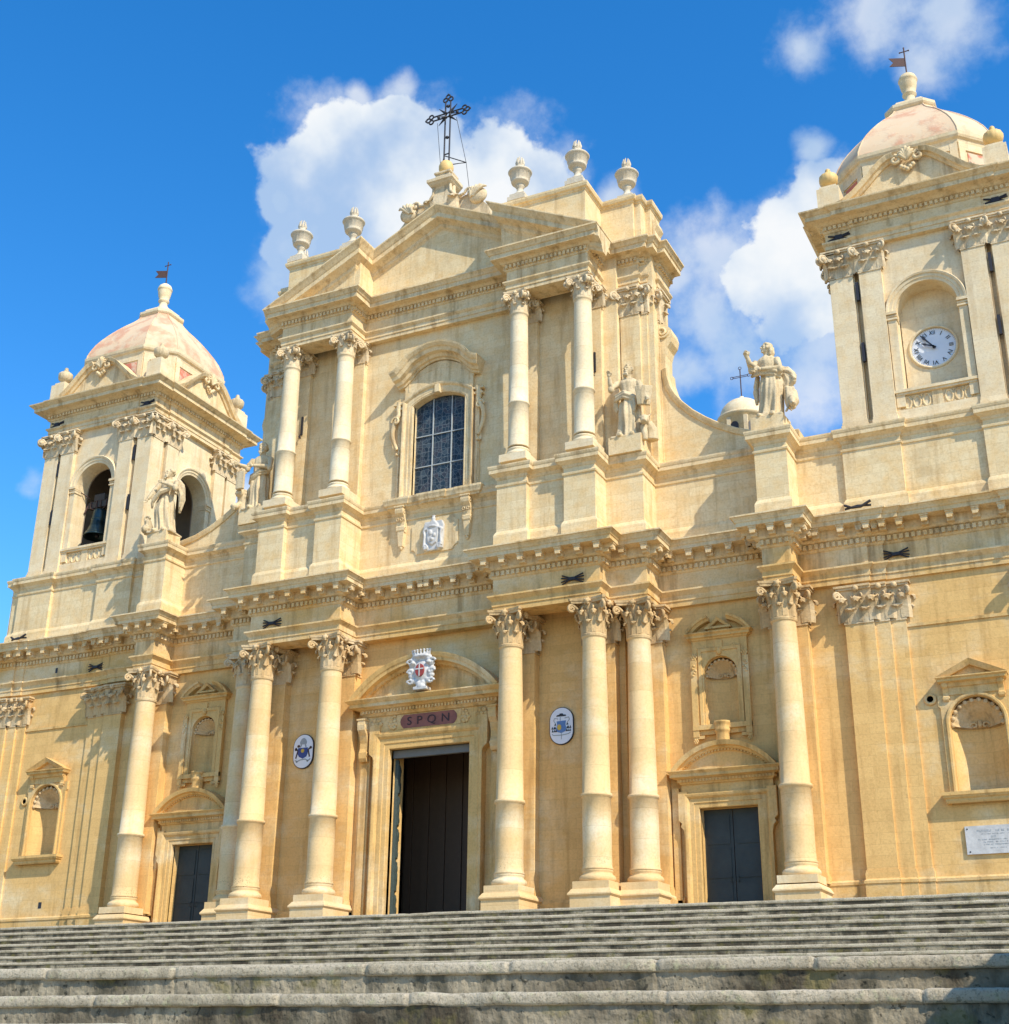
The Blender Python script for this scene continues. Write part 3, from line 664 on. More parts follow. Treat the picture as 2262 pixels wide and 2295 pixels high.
# roofs, nave and aisles closed behind the front
w = B(); w.box(-8.4, 8.4, 3.1, 40, 10.3, 16); w.box(-21, -8.4, 8.6, 40, 0, 13); w.box(8.4, 21, 8.6, 40, 0, 13)
w.box(-13, -8.4, 2.6, 8.6, 12, 13); w.box(8.4, 13, 2.6, 8.6, 12, 13)
w.build('nave', 'wall', cath)
w = B(); w.box(-8.4, 8.4, 2.0, 40, -.6, -.02); w.box(-8.4, 8.4, 39.8, 40.2, 0, 10); w.box(-8.6, -8.4, 2.0, 40, 0, 10); w.box(8.4, 8.6, 2.0, 40, 0, 10); w.box(-8.4, 8.4, 2.0, 40, 10, 10.2)
for k in range(5):
    for s_ in (1, -1): w.box(s_*4.6-.5, s_*4.6+.5, 6+k*6, 7+k*6, 0, 10)
w.build('interior', 'plaster_and_shade', cath)
w = B(); w.box(-3, 3, 4.6, 4.75, -.02, 7.2)
for k in range(9): w.box(-2.9+k*.7, -2.62+k*.7, 4.52, 4.6, 0, 7.1)
w.build('inner_screen', 'oak', cath)

# curved buttress walls (volutes) at both sides of the upper storey
vol = [(8.72, 21.45), (8.95, 21.38), (9.14, 21.15), (9.20, 20.88), (9.14, 20.62), (8.98, 20.4), (8.90, 20.1), (8.88, 19.5), (8.90, 19.15), (9.0, 18.75), (9.18, 18.36), (9.45, 17.98), (9.85, 17.55), (10.3, 17.18), (10.8, 16.84), (11.4, 16.52), (12.1, 16.25), (12.9, 16.08), (13.6, 16.02)]
for s_ in (1, -1):
    w = B(); w.prism([(s_*x, z) for x, z in vol]+[(s_*13.6, 15.5), (s_*8.72, 15.5)], 1.98, 2.75)
    p = [(s_*x, z) for x, z in vol[7:]]
    if s_ < 0: p = p[::-1]
    w.sweep(p, [(-.16, 1.98), (-.14, 1.92), (-.04, 1.88), (.04, 1.86), (.07, 1.88), (.07, 2.85), (-.05, 2.9)], 'elev')
    sp = []
    for i in range(26):
        a = -i*.42; q = .26*(1-.032*i); sp.append((s_*(8.80+q*math.cos(a)), 1.95, 21.05+q*math.sin(a)))
    w.tube(sp, .05, 6); w.build('volute_wall', 'wall', cath)

# ------------------------------------------------------------------ main portal
def at(bm, dx=0, dy=0, dz=0, flip=False):
    o = bm.mirror() if flip else bm
    r = B(); r.join(o, Matrix.Translation((dx, dy, dz))); return r
def console(bm, x, y0, z0, z1, wd, proj):
    """S-shaped bracket: side outline swept along x"""
    h = z1-z0; out = [(0, z1), (-proj, z1), (-proj*1.02, z1-.12*h), (-proj*.95, z1-.24*h), (-proj*.62, z1-.36*h), (-proj*.42, z1-.55*h), (-proj*.42, z1-.68*h), (-proj*.58, z1-.78*h), (-proj*.56, z1-.92*h), (-proj*.38, z0), (0, z0)]
    vs = [(x-wd/2, y0+a, b) for a, b in out]+[(x+wd/2, y0+a, b) for a, b in out]; k = len(out)
    tri = tessellate_polygon([[Vector((a, b, 0)) for a, b in out]])
    bm.add(vs, [(i, (i+1) % k, k+(i+1) % k, k+i) for i in range(k)]+[tuple(t) for t in tri]+[tuple(k+i for i in t) for t in tri])
    for s_ in (-1, 1):
        for zc, r in ((z1-.17*h, .13*h), (z0+.16*h, .085*h)):
            pts = [(x+s_*(wd/2+.01), y0-proj*.62*(1 if zc > (z0+z1)/2 else .6)+r*(1-.1*i)*.8*math.cos(i*.8), zc+r*(1-.1*i)*math.sin(i*.8)) for i in range(9)]
            bm.tube(pts, .02, 5)
    bm.box(x-wd/2-.03, x+wd/2+.03, y0-proj-.03, y0, z1, z1+.06)
def rosette(bm, c, r):
    bm.ball(c, (r*.35, r*.3, r*.35), 8, 6)
    for k in range(6): bm.ball((c[0]+r*.6*math.cos(k*PI/3), c[1], c[2]+r*.6*math.sin(k*PI/3)), (r*.36, r*.2, r*.36), 8, 5)
def frame_prof(wd, y0, y1):
    """stepped architrave, offset outward from the opening, second value is y"""
    return [(0, y1), (0, y0+.10), (wd*.04, y0+.08), (wd*.34, y0+.08), (wd*.36, y0+.05), (wd*.66, y0+.05), (wd*.70, y0+.02), (wd*.80, y0-.03), (wd*.94, y0-.05), (wd, y0-.05), (wd, y1)]
pf = B()
pf.sweep([(-1.6, -.2), (-1.6, 6.13), (1.6, 6.13), (1.6, -.2)], frame_prof(.56, .86, 1.3), 'elev')
for s_ in (1, -1):
    e = [(2.16, 5.75), (2.20, 5.86), (2.34, 5.98), (2.36, 6.08), (2.36, 7.0), (1.95, 7.0), (1.95, 6.69), (2.16, 6.69)]
    pf.prism([(s_*x, z) for x, z in e], .80, 1.15)
    pf.box(min(s_*2.42, s_*2.86), max(s_*2.42, s_*2.86), 1.02, 1.16, -.2, 7.3)       # back pilaster strip
    pf.box(min(s_*2.50, s_*2.78), max(s_*2.50, s_*2.78), .98, 1.03, .3, 5.6)
    console(pf, s_*2.62, 1.03, 5.75, 7.2, .30, .42)
pf.box(-2.0, 2.0, .84, 1.15, 6.69, 6.76)
pf.box(-2.86, 2.86, .90, 1.15, 7.0 if False else 6.76, 7.36)
for s_ in (1, -1):
    rosette(pf, (s_*2.12, .86, 7.05), .26); rosette(pf, (s_*1.45, .88, 7.0), .22); rosette(pf, (s_*2.62, .86, 7.28), .12)
    for k in range(6): pf.ball((s_*(1.42+.08*math.sin(k*2)), .88, 6.84+.09*k), .06, 6, 4)
pth = [(-2.62, 1.2), (-2.62, .84), (2.62, .84), (2.62, 1.2)]
pf.sweep(pth, [(-.3, 7.34), (.02, 7.34), (.06, 7.38), (.12, 7.42), (.12, 7.54), (.20, 7.57), (.26, 7.60), (.42, 7.62), (.42, 7.74), (.46, 7.76), (.52, 7.82), (.56, 7.86), (.56, 7.90), (-.3, 7.95)], cap=True)
along(pth, .04, .13, lambda p, d, nn: obox(pf, p, d, nn, .07, .1, .18, 7.43, 7.535))
ph = seg_arc(-2.98, 2.98, 7.93, 1.42, 40)
pf.sweep(ph, [(-.50, 1.2), (-.50, .80), (-.40, .74), (-.38, .62), (-.30, .58), (-.28, .38), (-.18, .36), (-.14, .32), (-.04, .28), (0, .27), (0, 1.2)], 'elev', smooth=False)
seg = seg_arc(-2.55, 2.55, 7.93, 1.06, 46)
for a, b in zip(seg[1:-1:1], seg[2::1]):
    mx_, mz_ = (a[0]+b[0])/2, (a[1]+b[1])/2; pf.box(mx_-.035, mx_+.035, .64, .76, mz_-.06, mz_+.03)
pf.prism(seg_arc(-2.75, 2.75, 7.9, 1.2, 30), .80, 1.16)
portal = pf.build('portal', 'trim', cath)
b = B(); b.prism([(-1.28, 6.78), (1.28, 6.78), (1.28, 7.32), (-1.28, 7.32)], .875, .91); b.build('frieze_panel', 'trim', portal)
b = B(); out = [(-1.02+.12*math.sin(PI*(1-i/8)) * -1, 6.80+.5*i/8) for i in range(9)][::-1]
lobe = [(-1.0, 6.81), (1.0, 6.81), (1.06, 6.87), (1.12, 6.95), (1.14, 7.05), (1.12, 7.15), (1.06, 7.23), (1.0, 7.29), (-1.0, 7.29), (-1.06, 7.23), (-1.12, 7.15), (-1.14, 7.05), (-1.12, 6.95), (-1.06, 6.87)]
b.prism(lobe, .86, .89); panel = b.build('inscription_panel', 'porphyry', portal)
def text_mesh(name, s, size, mat, parent, loc, rot=(PI/2, 0, 0), ext=.008, align='CENTER', xs=1.0):
    cu = bpy.data.curves.new(name, 'FONT'); cu.body = s; cu.size = size; cu.extrude = ext; cu.align_x = align; cu.align_y = 'CENTER'; cu.resolution_u = 3; cu.space_character = 1.1
    to = bpy.data.objects.new(name, cu); COL.objects.link(to)
    me = bpy.data.meshes.new_from_object(to.evaluated_get(bpy.context.evaluated_depsgraph_get()))
    bpy.data.objects.remove(to)
    me.materials.clear(); me.materials.append(M[mat])
    o = bpy.data.objects.new(name, me); COL.objects.link(o); o.parent = parent; o.location = loc; o.rotation_euler = rot; o.scale = (xs, 1, 1); return o
text_mesh('lettering', 'S P Q N', .42, 'faded', panel, (0, .852, 7.04), xs=1.12)
# open door with its leaves folded back
db = B(); db.box(-1.6, 1.6, 1.25, 1.4, 5.86, 6.13); db.build('transom', 'lead', portal)
for s_ in (1, -1):
    b = B(); b.box(-.06, .06, 0, 1.5, -.02, 5.84)
    for r_ in range(5):
        for c_ in range(2):
            y0, z0 = .1+c_*.68, .2+r_*1.12; b.box(.06, .10, y0, y0+.6, z0, z0+.98)
            for k in range(8): b.ball((.095, y0+.1+random.random()*.4, z0+.1+random.random()*.8), (.03, .07+.05*random.random(), .08+.08*random.random()), 6, 5)
            b.box(-.10, -.06, y0, y0+.6, z0, z0+.98)
    o = b.build('door', 'jambleaf', portal, (s_*1.53, 1.42, 0)); o.rotation_euler = (0, 0, R(24 if s_ < 0 else -24)); 

# ------------------------------------------------------------------ side doorways with the niche above
def side_door(s_):
    c = s_*10.5; b = B(); fy = 1.52
    b.sweep([(c-.95, -.2), (c-.95, 3.42), (c+.95, 3.42), (c+.95, -.2)], frame_prof(.46, fy, 1.8), 'elev')
    for q in (1, -1):
        e = [(1.41, 2.55), (1.45, 2.75), (1.54, 2.85), (1.50, 2.95), (1.60, 3.05), (1.60, 3.95), (1.30, 3.95), (1.30, 3.88), (1.41, 3.88)]
        b.prism([(c+q*x, z) for x, z in e], fy-.05, 1.76)
        b.box(min(c+q*1.62, c+q*1.85), max(c+q*1.62, c+q*1.85), 1.62, 1.76, -.2, 4.1)
    b.box(c-1.5, c+1.5, 1.56, 1.76, 3.86, 4.22)
    pth = [(c-1.5, 1.8), (c-1.5, 1.52), (c+1.5, 1.52), (c+1.5, 1.8)]
    b.sweep(pth, [(-.2, 4.18), (.02, 4.18), (.05, 4.22), (.09, 4.24), (.09, 4.33), (.16, 4.36), (.28, 4.38), (.28, 4.47), (.34, 4.53), (.37, 4.55), (.37, 4.58), (-.2, 4.62)])
    along(pth, .04, .11, lambda p, d, nn: obox(b, p, d, nn, .06, .07, .13, 4.24, 4.325))
    b.sweep(seg_arc(c-1.72, c+1.72, 4.6, .86, 30), [(-.32, 1.8), (-.32, 1.50), (-.24, 1.46), (-.22, 1.36), (-.16, 1.32), (-.14, 1.20), (-.06, 1.17), (0, 1.15), (0, 1.8)], 'elev')
    sg = seg_arc(c-1.45, c+1.45, 4.6, .62, 30)
    for p, q in zip(sg[1:-1], sg[2:]): b.box((p[0]+q[0])/2-.03, (p[0]+q[0])/2+.03, 1.40, 1.48, (p[1]+q[1])/2-.05, (p[1]+q[1])/2+.02)
    b.prism(seg_arc(c-1.6, c+1.6, 4.58, .72, 24), 1.5, 1.76)
    o = b.build('side_doorway', 'trim', cath)
    for q in (1, -1):
        d = B(); x0, x1 = sorted((c+q*.012, c+q*.95)); d.box(x0, x1, 2.05, 2.12, -.1, 3.42)
        for k in range(3): d.box(x0+.10, x1-.10, 2.025, 2.06, .25+k*1.04, 1.15+k*1.04)
        d.tube([(c+q*.12, 2.03, 1.15), (c+q*.12, 1.97, 1.15), (c+q*.12, 1.97, 1.32), (c+q*.12, 2.03, 1.32)], .015, 6)
        d.build('door', 'door', o)
side_door(1); side_door(-1)

def niche_body(bm, cx, y, hw, z0, zs, depth=None, ribs=11, conch_low=.1):
    """half-round recess with a ribbed shell in its head"""
    depth = depth or hw; n_ = 22; vs = []; fs = []
    for i in range(n_+1):
        a = PI*i/n_
        for z in (z0, zs-conch_low): vs.append((cx-hw*math.cos(a), y+depth*math.sin(a), z))
    bm.add(vs, [(2*i, 2*i+1, 2*i+3, 2*i+2) for i in range(n_)], True)
    bm.add([(cx-hw*math.cos(PI*i/n_), y+depth*math.sin(PI*i/n_), z0) for i in range(n_+1)], [tuple(range(n_+1))])
def conch(cx, y, hw, zs, depth, ribs=11):
    bm = B(); vs = []; k = 10; m_ = ribs*4
    for j in range(k+1):
        t = j/k
        for i in range(m_+1):
            a = PI*i/m_; rr = t*(1-.05*t*(.5+.5*math.cos(2*PI*i/4)))
            vs.append((cx-hw*rr*math.cos(a), y+depth*math.cos(t*PI/2)*.92+.0, zs-.08+hw*rr*math.sin(a)))
    bm.add(vs, [(j*(m_+1)+i, j*(m_+1)+i+1, (j+1)*(m_+1)+i+1, (j+1)*(m_+1)+i) for j in range(k) for i in range(m_)], True)
    n_ = 22
    bm.add([(cx-hw*.98*math.cos(PI*i/n_), y+depth*.98*math.sin(PI*i/n_), zs-.10) for i in range(n_+1)]+[(cx-hw*.98*math.cos(PI*i/n_), y+depth*.98*math.sin(PI*i/n_), zs-.02) for i in range(n_+1)], [(i, i+1, n_+2+i, n_+1+i) for i in range(n_)])
    for i in range(ribs+1):
        a = PI*i/ribs; bm.ball((cx-hw*.95*math.cos(a), y+.02, zs-.06+hw*.95*math.sin(a)), (hw*.10, .05, hw*.10), 8, 5)
    for s_ in (-1, 1):
        pts = [(cx+s_*(hw*.22+.16*hw*(1-.1*i)*math.cos(i*.7)), y+depth*.75, zs-.02+.16*hw*(1-.1*i)*math.sin(i*.7)) for i in range(9)]; bm.tube(pts, .035*hw+.01, 5)
    bm.ball((cx, y+depth*.8, zs+.05*hw), (.1*hw, .06, .16*hw), 8, 6)
    return bm
def upper_niche(s_):
    c = s_*10.47; y = 1.75; b = B(); niche_body(b, c, y, .54, 6.1, 7.78, .5); o = b.build('niche', 'wall', cath)
    conch(c, y-.0, .54, 7.78, .5).build('shell', 'carve', o)
    b = B()
    b.prism([(c-.94, 5.75), (c+.94, 5.75), (c+.94, 8.95), (c-.94, 8.95)], 1.60, 1.76, [arch_hole(c, .56, 6.08, 7.78)])
    b.sweep([(c-.60, 6.02), (c-.60, 8.5), (c+.60, 8.5), (c+.60, 6.02)], [(0, 1.62), (.02, 1.56), (.12, 1.55), (.16, 1.60)], 'elev')
    for q in (1, -1):
        b.box(min(c+q*.78, c+q*.98), max(c+q*.78, c+q*.98), 1.52, 1.62, 5.68, 8.25); rosette(b, (c+q*.86, 1.53, 8.35), .13); rosette(b, (c+q*.48, 1.59, 8.62), .10)
        for k in range(5): b.ball((c+q*(.86+.05*math.sin(k*2.1)), 1.52, 8.05-.08*k), .05, 6, 4)
        b.box(min(c+q*.62, c+q*.98), max(c+q*.62, c+q*.98), 1.54, 1.62, 5.62, 5.72)
        rosette(b, (c+q*.9, 1.54, 5.55), .10)
    b.box(c-.98, c+.98, 1.50, 1.62, 5.90, 6.06)
    b.ball((c, 1.56, 8.50), (.1, .08, .14), 8, 6); b.box(c-.12, c+.12, 1.54, 1.62, 8.6, 8.85)
    pth = [(c-.95, 1.8), (c-.95, 1.58), (c+.95, 1.58), (c+.95, 1.8)]
    b.sweep(pth, [(-.1, 8.92), (.02, 8.92), (.05, 8.97), (.12, 8.99), (.12, 9.06), (.20, 9.12), (.20, 9.15), (-.1, 9.17)])
    a = seg_arc(c-1.12, c+1.12, 9.16, .60, 30)
    b.sweep(a[:12], [(-.17, 1.8), (-.17, 1.52), (-.1, 1.46), (-.08, 1.40), (0, 1.38), (0, 1.8)], 'elev'); b.sweep(a[19:], [(-.17, 1.8), (-.17, 1.52), (-.1, 1.46), (-.08, 1.40), (0, 1.38), (0, 1.8)], 'elev')
    b.box(c-.36, c+.36, 1.60, 1.76, 9.16, 9.30)
    b.sweep([(c-.42, 9.32), (c, 9.66), (c+.42, 9.32)], [(-.09, 1.8), (-.09, 1.56), (0, 1.50), (0, 1.8)], 'elev'); b.box(c-.44, c+.44, 1.50, 1.76, 9.26, 9.33)
    b.lathe([(0, 5.3), (.25, 5.3), (.23, 5.45), (.215, 5.70), (.23, 5.76), (.26, 5.80), (.26, 5.86), (.235, 5.90), (.235, 6.02), (.27, 6.06), (.27, 6.12), (0, 6.12)], (c, 1.54, 0), 24)
    b.build('niche_frame', 'trim', o)
upper_niche(1); upper_niche(-1)
def tower_niche(s_):
    c = s_*T0; y = 1.75; b = B(); niche_body(b, c, y, .76, 3.36, 5.44, .68); o = b.build('niche', 'wall', cath)
    conch(c, y, .76, 5.44, .68).build('shell', 'carve', o)
    b = B()
    b.prism([(c-1.0, 3.36), (c+1.0, 3.36), (c+1.0, 5.9), (c+1.06, 5.98), (c+1.06, 6.3), (c-1.06, 6.3), (c-1.06, 5.98), (c-1.0, 5.9)], 1.66, 1.76, [arch_hole(c, .80, 3.35, 5.44)])
    ah = arch_hole(c, .78, 3.36, 5.44); ah = [ah[0]]+ah[:1:-1]+[ah[1]]
    b.sweep([(c-.78, 3.36)]+[(c-.78*math.cos(PI*i/24), 5.44+.78*math.sin(PI*i/24)) for i in range(25)]+[(c+.78, 3.36)], [(0, 1.76), (0, 1.62), (.03, 1.60), (.09, 1.60), (.11, 1.66)], 'elev')
    b.box(c-1.22, c+1.22, 1.40, 1.76, 3.26, 3.36); b.sweep([(c-1.1, 1.76), (c-1.1, 1.52), (c+1.1, 1.52), (c+1.1, 1.76)], [(-.1, 3.04), (0, 3.04), (.03, 3.10), (.03, 3.16), (.08, 3.20), (.10, 3.26), (-.1, 3.26)])
    b.box(c-.85, c+.85, 1.62, 1.76, 6.28, 6.55)
    for q in (1, -1): console(b, c+q*.80, 1.70, 6.1, 6.66, .16, .22)
    pth = [(c-.80, 1.8), (c-.80, 1.58), (c+.80, 1.58), (c+.80, 1.8)]
    b.sweep(pth, [(-.1, 6.50), (.02, 6.52), (.06, 6.62), (.18, 6.66), (.18, 6.73), (.24, 6.77), (.24, 6.80), (-.1, 6.82)])
    b.sweep([(c-1.04, 6.80), (c, 7.30), (c+1.04, 6.80)], [(-.16, 1.8), (-.16, 1.44), (-.10, 1.40), (0, 1.34), (0, 1.8)], 'elev')
    b.prism([(c-.9, 6.8), (c+.9, 6.8), (c, 7.2)], 1.60, 1.76)
    b.build('niche_frame', 'trim', o)
tower_niche(1); tower_niche(-1)

# pipe mouths and small openings in the walls
b = B(); b.lathe([(.10, 0), (.18, 0), (.19, .05), (.15, .08), (.10, .08), (.10, -.3)], n_=20, caps=False); 
v = B(); v.join(b, Matrix.Translation((16.97, 1.75, 6.23)) @ Matrix.Rotation(R(90), 4, 'X')); o = v.build('pipe_mouth', 'trim', cath)
v = B(); v.join(b, Matrix.Translation((-19.45, 1.75, 5.62)) @ Matrix.Rotation(R(90), 4, 'X')); v.build('pipe_mouth', 'trim', cath)
b = B(); b.lathe([(0, .045), (.11, .045)], n_=16)
for x, z in ((16.97, 6.23), (-19.45, 5.62)):
    v = B(); v.join(b, Matrix.Translation((x, 1.75, z)) @ Matrix.Rotation(R(90), 4, 'X')); v.build('pipe_bore', 'black', cath)
b = B(); b.box(-17.97, -17.81, 1.742, 1.76, 1.32, 1.56); b.build('wall_opening', 'black', cath)
b = B(); b.box(-18.68, -18.56, 1.632, 1.66, 10.98, 11.2); b.build('wall_opening', 'black', cath)

# ------------------------------------------------------------------ great window
b = B(); fy = .80
wo_ = [(-1.14, 15.75)] + seg_arc(-1.14, 1.14, 19.60, .36, 18) + [(1.14, 15.75)]
b.sweep(wo_, frame_prof(.40, fy, 1.1), 'elev')
b.prism([(-1.14, 15.72), (-1.14, 15.76), (1.14, 15.76), (1.14, 15.72)], .95, 1.5)
# curved gable above: panel then swelling hood
gab = [(-1.5, 19.3), (-1.5, 20.35), (-1.62, 20.62)] + [(x, 20.62+.72*math.cos(PI*x/3.24)**1.2*.98) for x in [i*.27-1.35 for i in range(11)]] + [(1.62, 20.62), (1.5, 20.35), (1.5, 19.3), (1.3, 19.3)] + seg_arc(-1.2, 1.2, 19.62, .40)[::-1] + [(-1.3, 19.3)]
b.prism(gab, .86, 1.05)
b.sweep([(-1.30, 20.25)]+[(x, 20.50+.52*max(0, math.cos(PI*x/3.0))) for x in [i*.26-1.3 for i in range(11)]]+[(1.30, 20.25)], [(0, .86), (0, .845), (.04, .845), (.04, .86)], 'elev')
hood = [(-1.88, 20.72), (-1.62, 20.80), (-1.42, 20.98)] + [(x, 20.92+.78*max(0, math.cos(PI*x/3.3))**.9) for x in [i*.22-1.1 for i in range(11)]] + [(1.42, 20.98), (1.62, 20.80), (1.88, 20.72)]
b.sweep(hood, [(-.34, 1.05), (-.34, .80), (-.27, .78), (-.25, .68), (-.14, .62), (-.11, .44), (.02, .38), (.05, .32), (.15, .24), (.22, .22), (.22, .24), (.25, 1.05)], 'elev')
for s_ in (1, -1):
    b.box(min(s_*1.60, s_*1.78), max(s_*1.60, s_*1.78), .90, 1.02, 15.75, 19.9)
    # hanging volutes beside the frame
    pts = []
    for k in range(30):
        t = k/29
        if t < .3: pts.append((s_*(1.72+.05*math.sin(t*10)), .86, 19.85-t*2.0))
        else:
            q = (t-.3)/.7; pts.append((s_*(1.76+.26*math.sin(PI*q)**1.0*(1-.2*q)), .84, 19.25-q*1.45))
    b.tube(pts, [.12-.05*k/29 for k in range(30)], 7)
    b.tube([(s_*(1.84+.20*(1-.09*i)*math.cos(i*.7)), .78, 19.02+.22*(1-.09*i)*math.sin(i*.7)) for i in range(11)], .05, 6)
    b.box(min(s_*1.56, s_*1.98), max(s_*1.56, s_*1.98), .78, 1.0, 19.72, 19.80); b.box(min(s_*1.56, s_*1.92), max(s_*1.56, s_*1.92), .82, 1.0, 19.52, 19.62)
    leaf(b, (s_*1.74, .95), (s_*.3, -1), .24, -.45, .14, 18.0)
    b.tube([(s_*1.70, .88, 17.8), (s_*1.70, .88, 15.8)], .045, 6)
b.box(-.10, .10, .70, .9, 19.92, 20.25)
win = b.build('window', 'trim', cath)
b = B(); b.prism([(-1.14, 15.75), (1.14, 15.75)] + seg_arc(-1.14, 1.14, 19.58, .36)[::-1], 1.22, 1.26); b.build('pane', 'glass', win)
b = B()
for x in (-.38, .44): b.box(x-.018, x+.018, 1.17, 1.22, 15.76, 19.9)
for z in (17.05, 18.35): b.box(-1.13, 1.13, 1.175, 1.215, z-.018, z+.018)
b.build('glazing_bar', 'mullion', win)
b = B(); b.sweep([(-1.98, .95), (-1.98, .62), (-1.1, .62), (-1.1, .66), (-.5, .66), (-.5, .60), (.5, .60), (.5, .66), (1.1, .66), (1.1, .62), (1.98, .62), (1.98, .95)], [(-.2, 15.28), (-.02, 15.28), (.0, 15.34), (.06, 15.38), (.08, 15.46), (.12, 15.56), (.12, 15.64), (-.3, 15.72)])
for s_ in (1, -1):
    x = s_*1.40; console(b, x, .90, 14.3, 15.25, .34, .34)
    b.add([(x-.17, .72, 14.7), (x+.17, .72, 14.7), (x+.08, .78, 13.75), (x-.08, .78, 13.75), (x-.19, .93, 14.7), (x+.19, .93, 14.7), (x+.1, .93, 13.75), (x-.1, .93, 13.75)], [(0,1,2,3),(0,3,7,4),(1,5,6,2),(3,2,6,7)])
    b.ball((x, .84, 13.70), (.07, .06, .1), 8, 5)
    for q in (-1, 1): b.tube([(x+q*.09+.06*math.cos(i), .66, 14.78+.06*math.sin(i)) for i in range(7)], .02, 5)
pan = []
for cx_, cz_, a0 in ((.95, 14.55, -PI), (.95, 13.45, PI/2)): pass
X0, X1, Za, Zb, q = -.98, .98, 13.35, 14.72, .2
for (cx_, cz_, a0, a1) in ((X0, Za, PI/2, 0), (X1, Za, PI, PI/2), (X1, Zb, 3*PI/2, PI), (X0, Zb, 2*PI, 3*PI/2)):
    pan += [(cx_+q*math.cos(a0+(a1-a0)*i/6), cz_+q*math.sin(a0+(a1-a0)*i/6)) for i in range(7)]
b.prism(pan, .885, .94)
b.build('window_sill', 'trim', win)

# ------------------------------------------------------------------ crest above the pediment
b = B(); CY = .9
b.sweep([(-.40, CY+.4), (-.40, CY-.36), (.40, CY-.36), (.40, CY+.4)], [(.10, 27.85), (.06, 28.2), (-.02, 28.9), (-.06, 29.25), (-.02, 29.34), (.10, 29.44), (.16, 29.52), (.20, 29.55), (.20, 29.68), (.02, 29.74), (-.06, 29.90), (-.08, 30.0), (-.02, 30.04), (-.02, 30.12), (-.4, 30.16)])
for s_ in (1, -1):
    o_ = [(.34, 29.40), (.40, 29.02), (.58, 28.74), (.86, 28.62), (1.06, 28.68), (1.12, 28.86), (1.28, 28.98), (1.44, 28.90), (1.48, 28.68), (1.40, 28.48), (1.8, 28.25), (2.1, 27.9), (2.2, 27.3), (.3, 27.3)]
    b.prism([(s_*x, z) for x, z in o_], CY-.13, CY+.30)
    p_ = [(.36, 29.46), (.40, 29.06), (.58, 28.78), (.86, 28.66), (1.06, 28.72)]; p_ = [(s_*x, z) for x, z in p_]
    b.tube([(x, CY-.05, z) for x, z in p_], [.13, .11, .10, .10, .09], 8, flat=1.0)
    b.tube([(x, CY-.30, z) for x, z in p_], [.08, .07, .07, .07, .06], 8)
    b.tube([(s_*(1.27+.22*(1-.08*i)*math.cos(PI-i*.6)), CY-.26, 28.76+.22*(1-.08*i)*math.sin(PI-i*.6)) for i in range(12)], .06, 6)
    b.ball((s_*1.62, CY-.16, 28.52), (.40, .20, .36), 16, 12)
    for k in range(5):
        a = -.9+.42*k; c_, n_ = math.cos(a), math.sin(a)
        b.tube([(s_*(1.42+.10*n_), CY-.34, 28.36+.10*c_), (s_*(1.58+.24*n_), CY-.40, 28.50+.22*c_), (s_*(1.64+.40*n_), CY-.34, 28.54+.36*c_), (s_*(1.70+.50*n_), CY-.26, 28.52+.40*c_)], [.05, .075, .07, .03], 7)
    leaf(b, (s_*.55, CY-.30), (s_*.3, -1), .5, .6, .25, 28.1)
b.build('crest', 'carve', cath)

# iron tie anchors
def anchor(x, y, z, s_=1.0, rot=0):
    b = B()
    for a in (.40, -.40, .16, -.16):
        c_, n_ = math.cos(a), math.sin(a); L = .42*s_
        b.tube([(-L*c_, 0, -L*n_), (0, -.05, 0), (L*c_, 0, L*n_)], .024*s_, 5)
    b.box(-.12*s_, .12*s_, -.07, .1, -.05*s_, .05*s_)
    o = b.build('tie_anchor', 'iron', cath, (x, y, z)); o.rotation_euler = (0, 0, rot)
for x, y, z in ((6.13, -.45, 10.98), (-6.09, -.45, 10.98), (16.44, 1.60, 10.98), (-16.40, 1.60, 10.98)): anchor(x, y, z)
for x, z in ((15.45, 12.60), (-20.72, 12.60)):
    b = B(); b.tube([(x-.42, 1.25, z+.16), (x-.2, 1.2, z+.03), (x+.1, 1.2, z+.02), (x+.42, 1.25, z+.2)], .045, 6); b.tube([(x-.42, 1.3, z+.04), (x, 1.24, z+.08), (x+.42, 1.3, z+.06)], .04, 6); b.build('tie_anchor', 'iron', cath)
for x in (6.60, -6.22):
    b = B(); b.box(x-.035, x+.035, .68, .75, 19.3, 20.1); b.tube([(x, .66, 19.3), (x-.06, .64, 19.2), (x, .66, 19.12)], .03, 5); b.build('tie_bar', 'iron', cath)

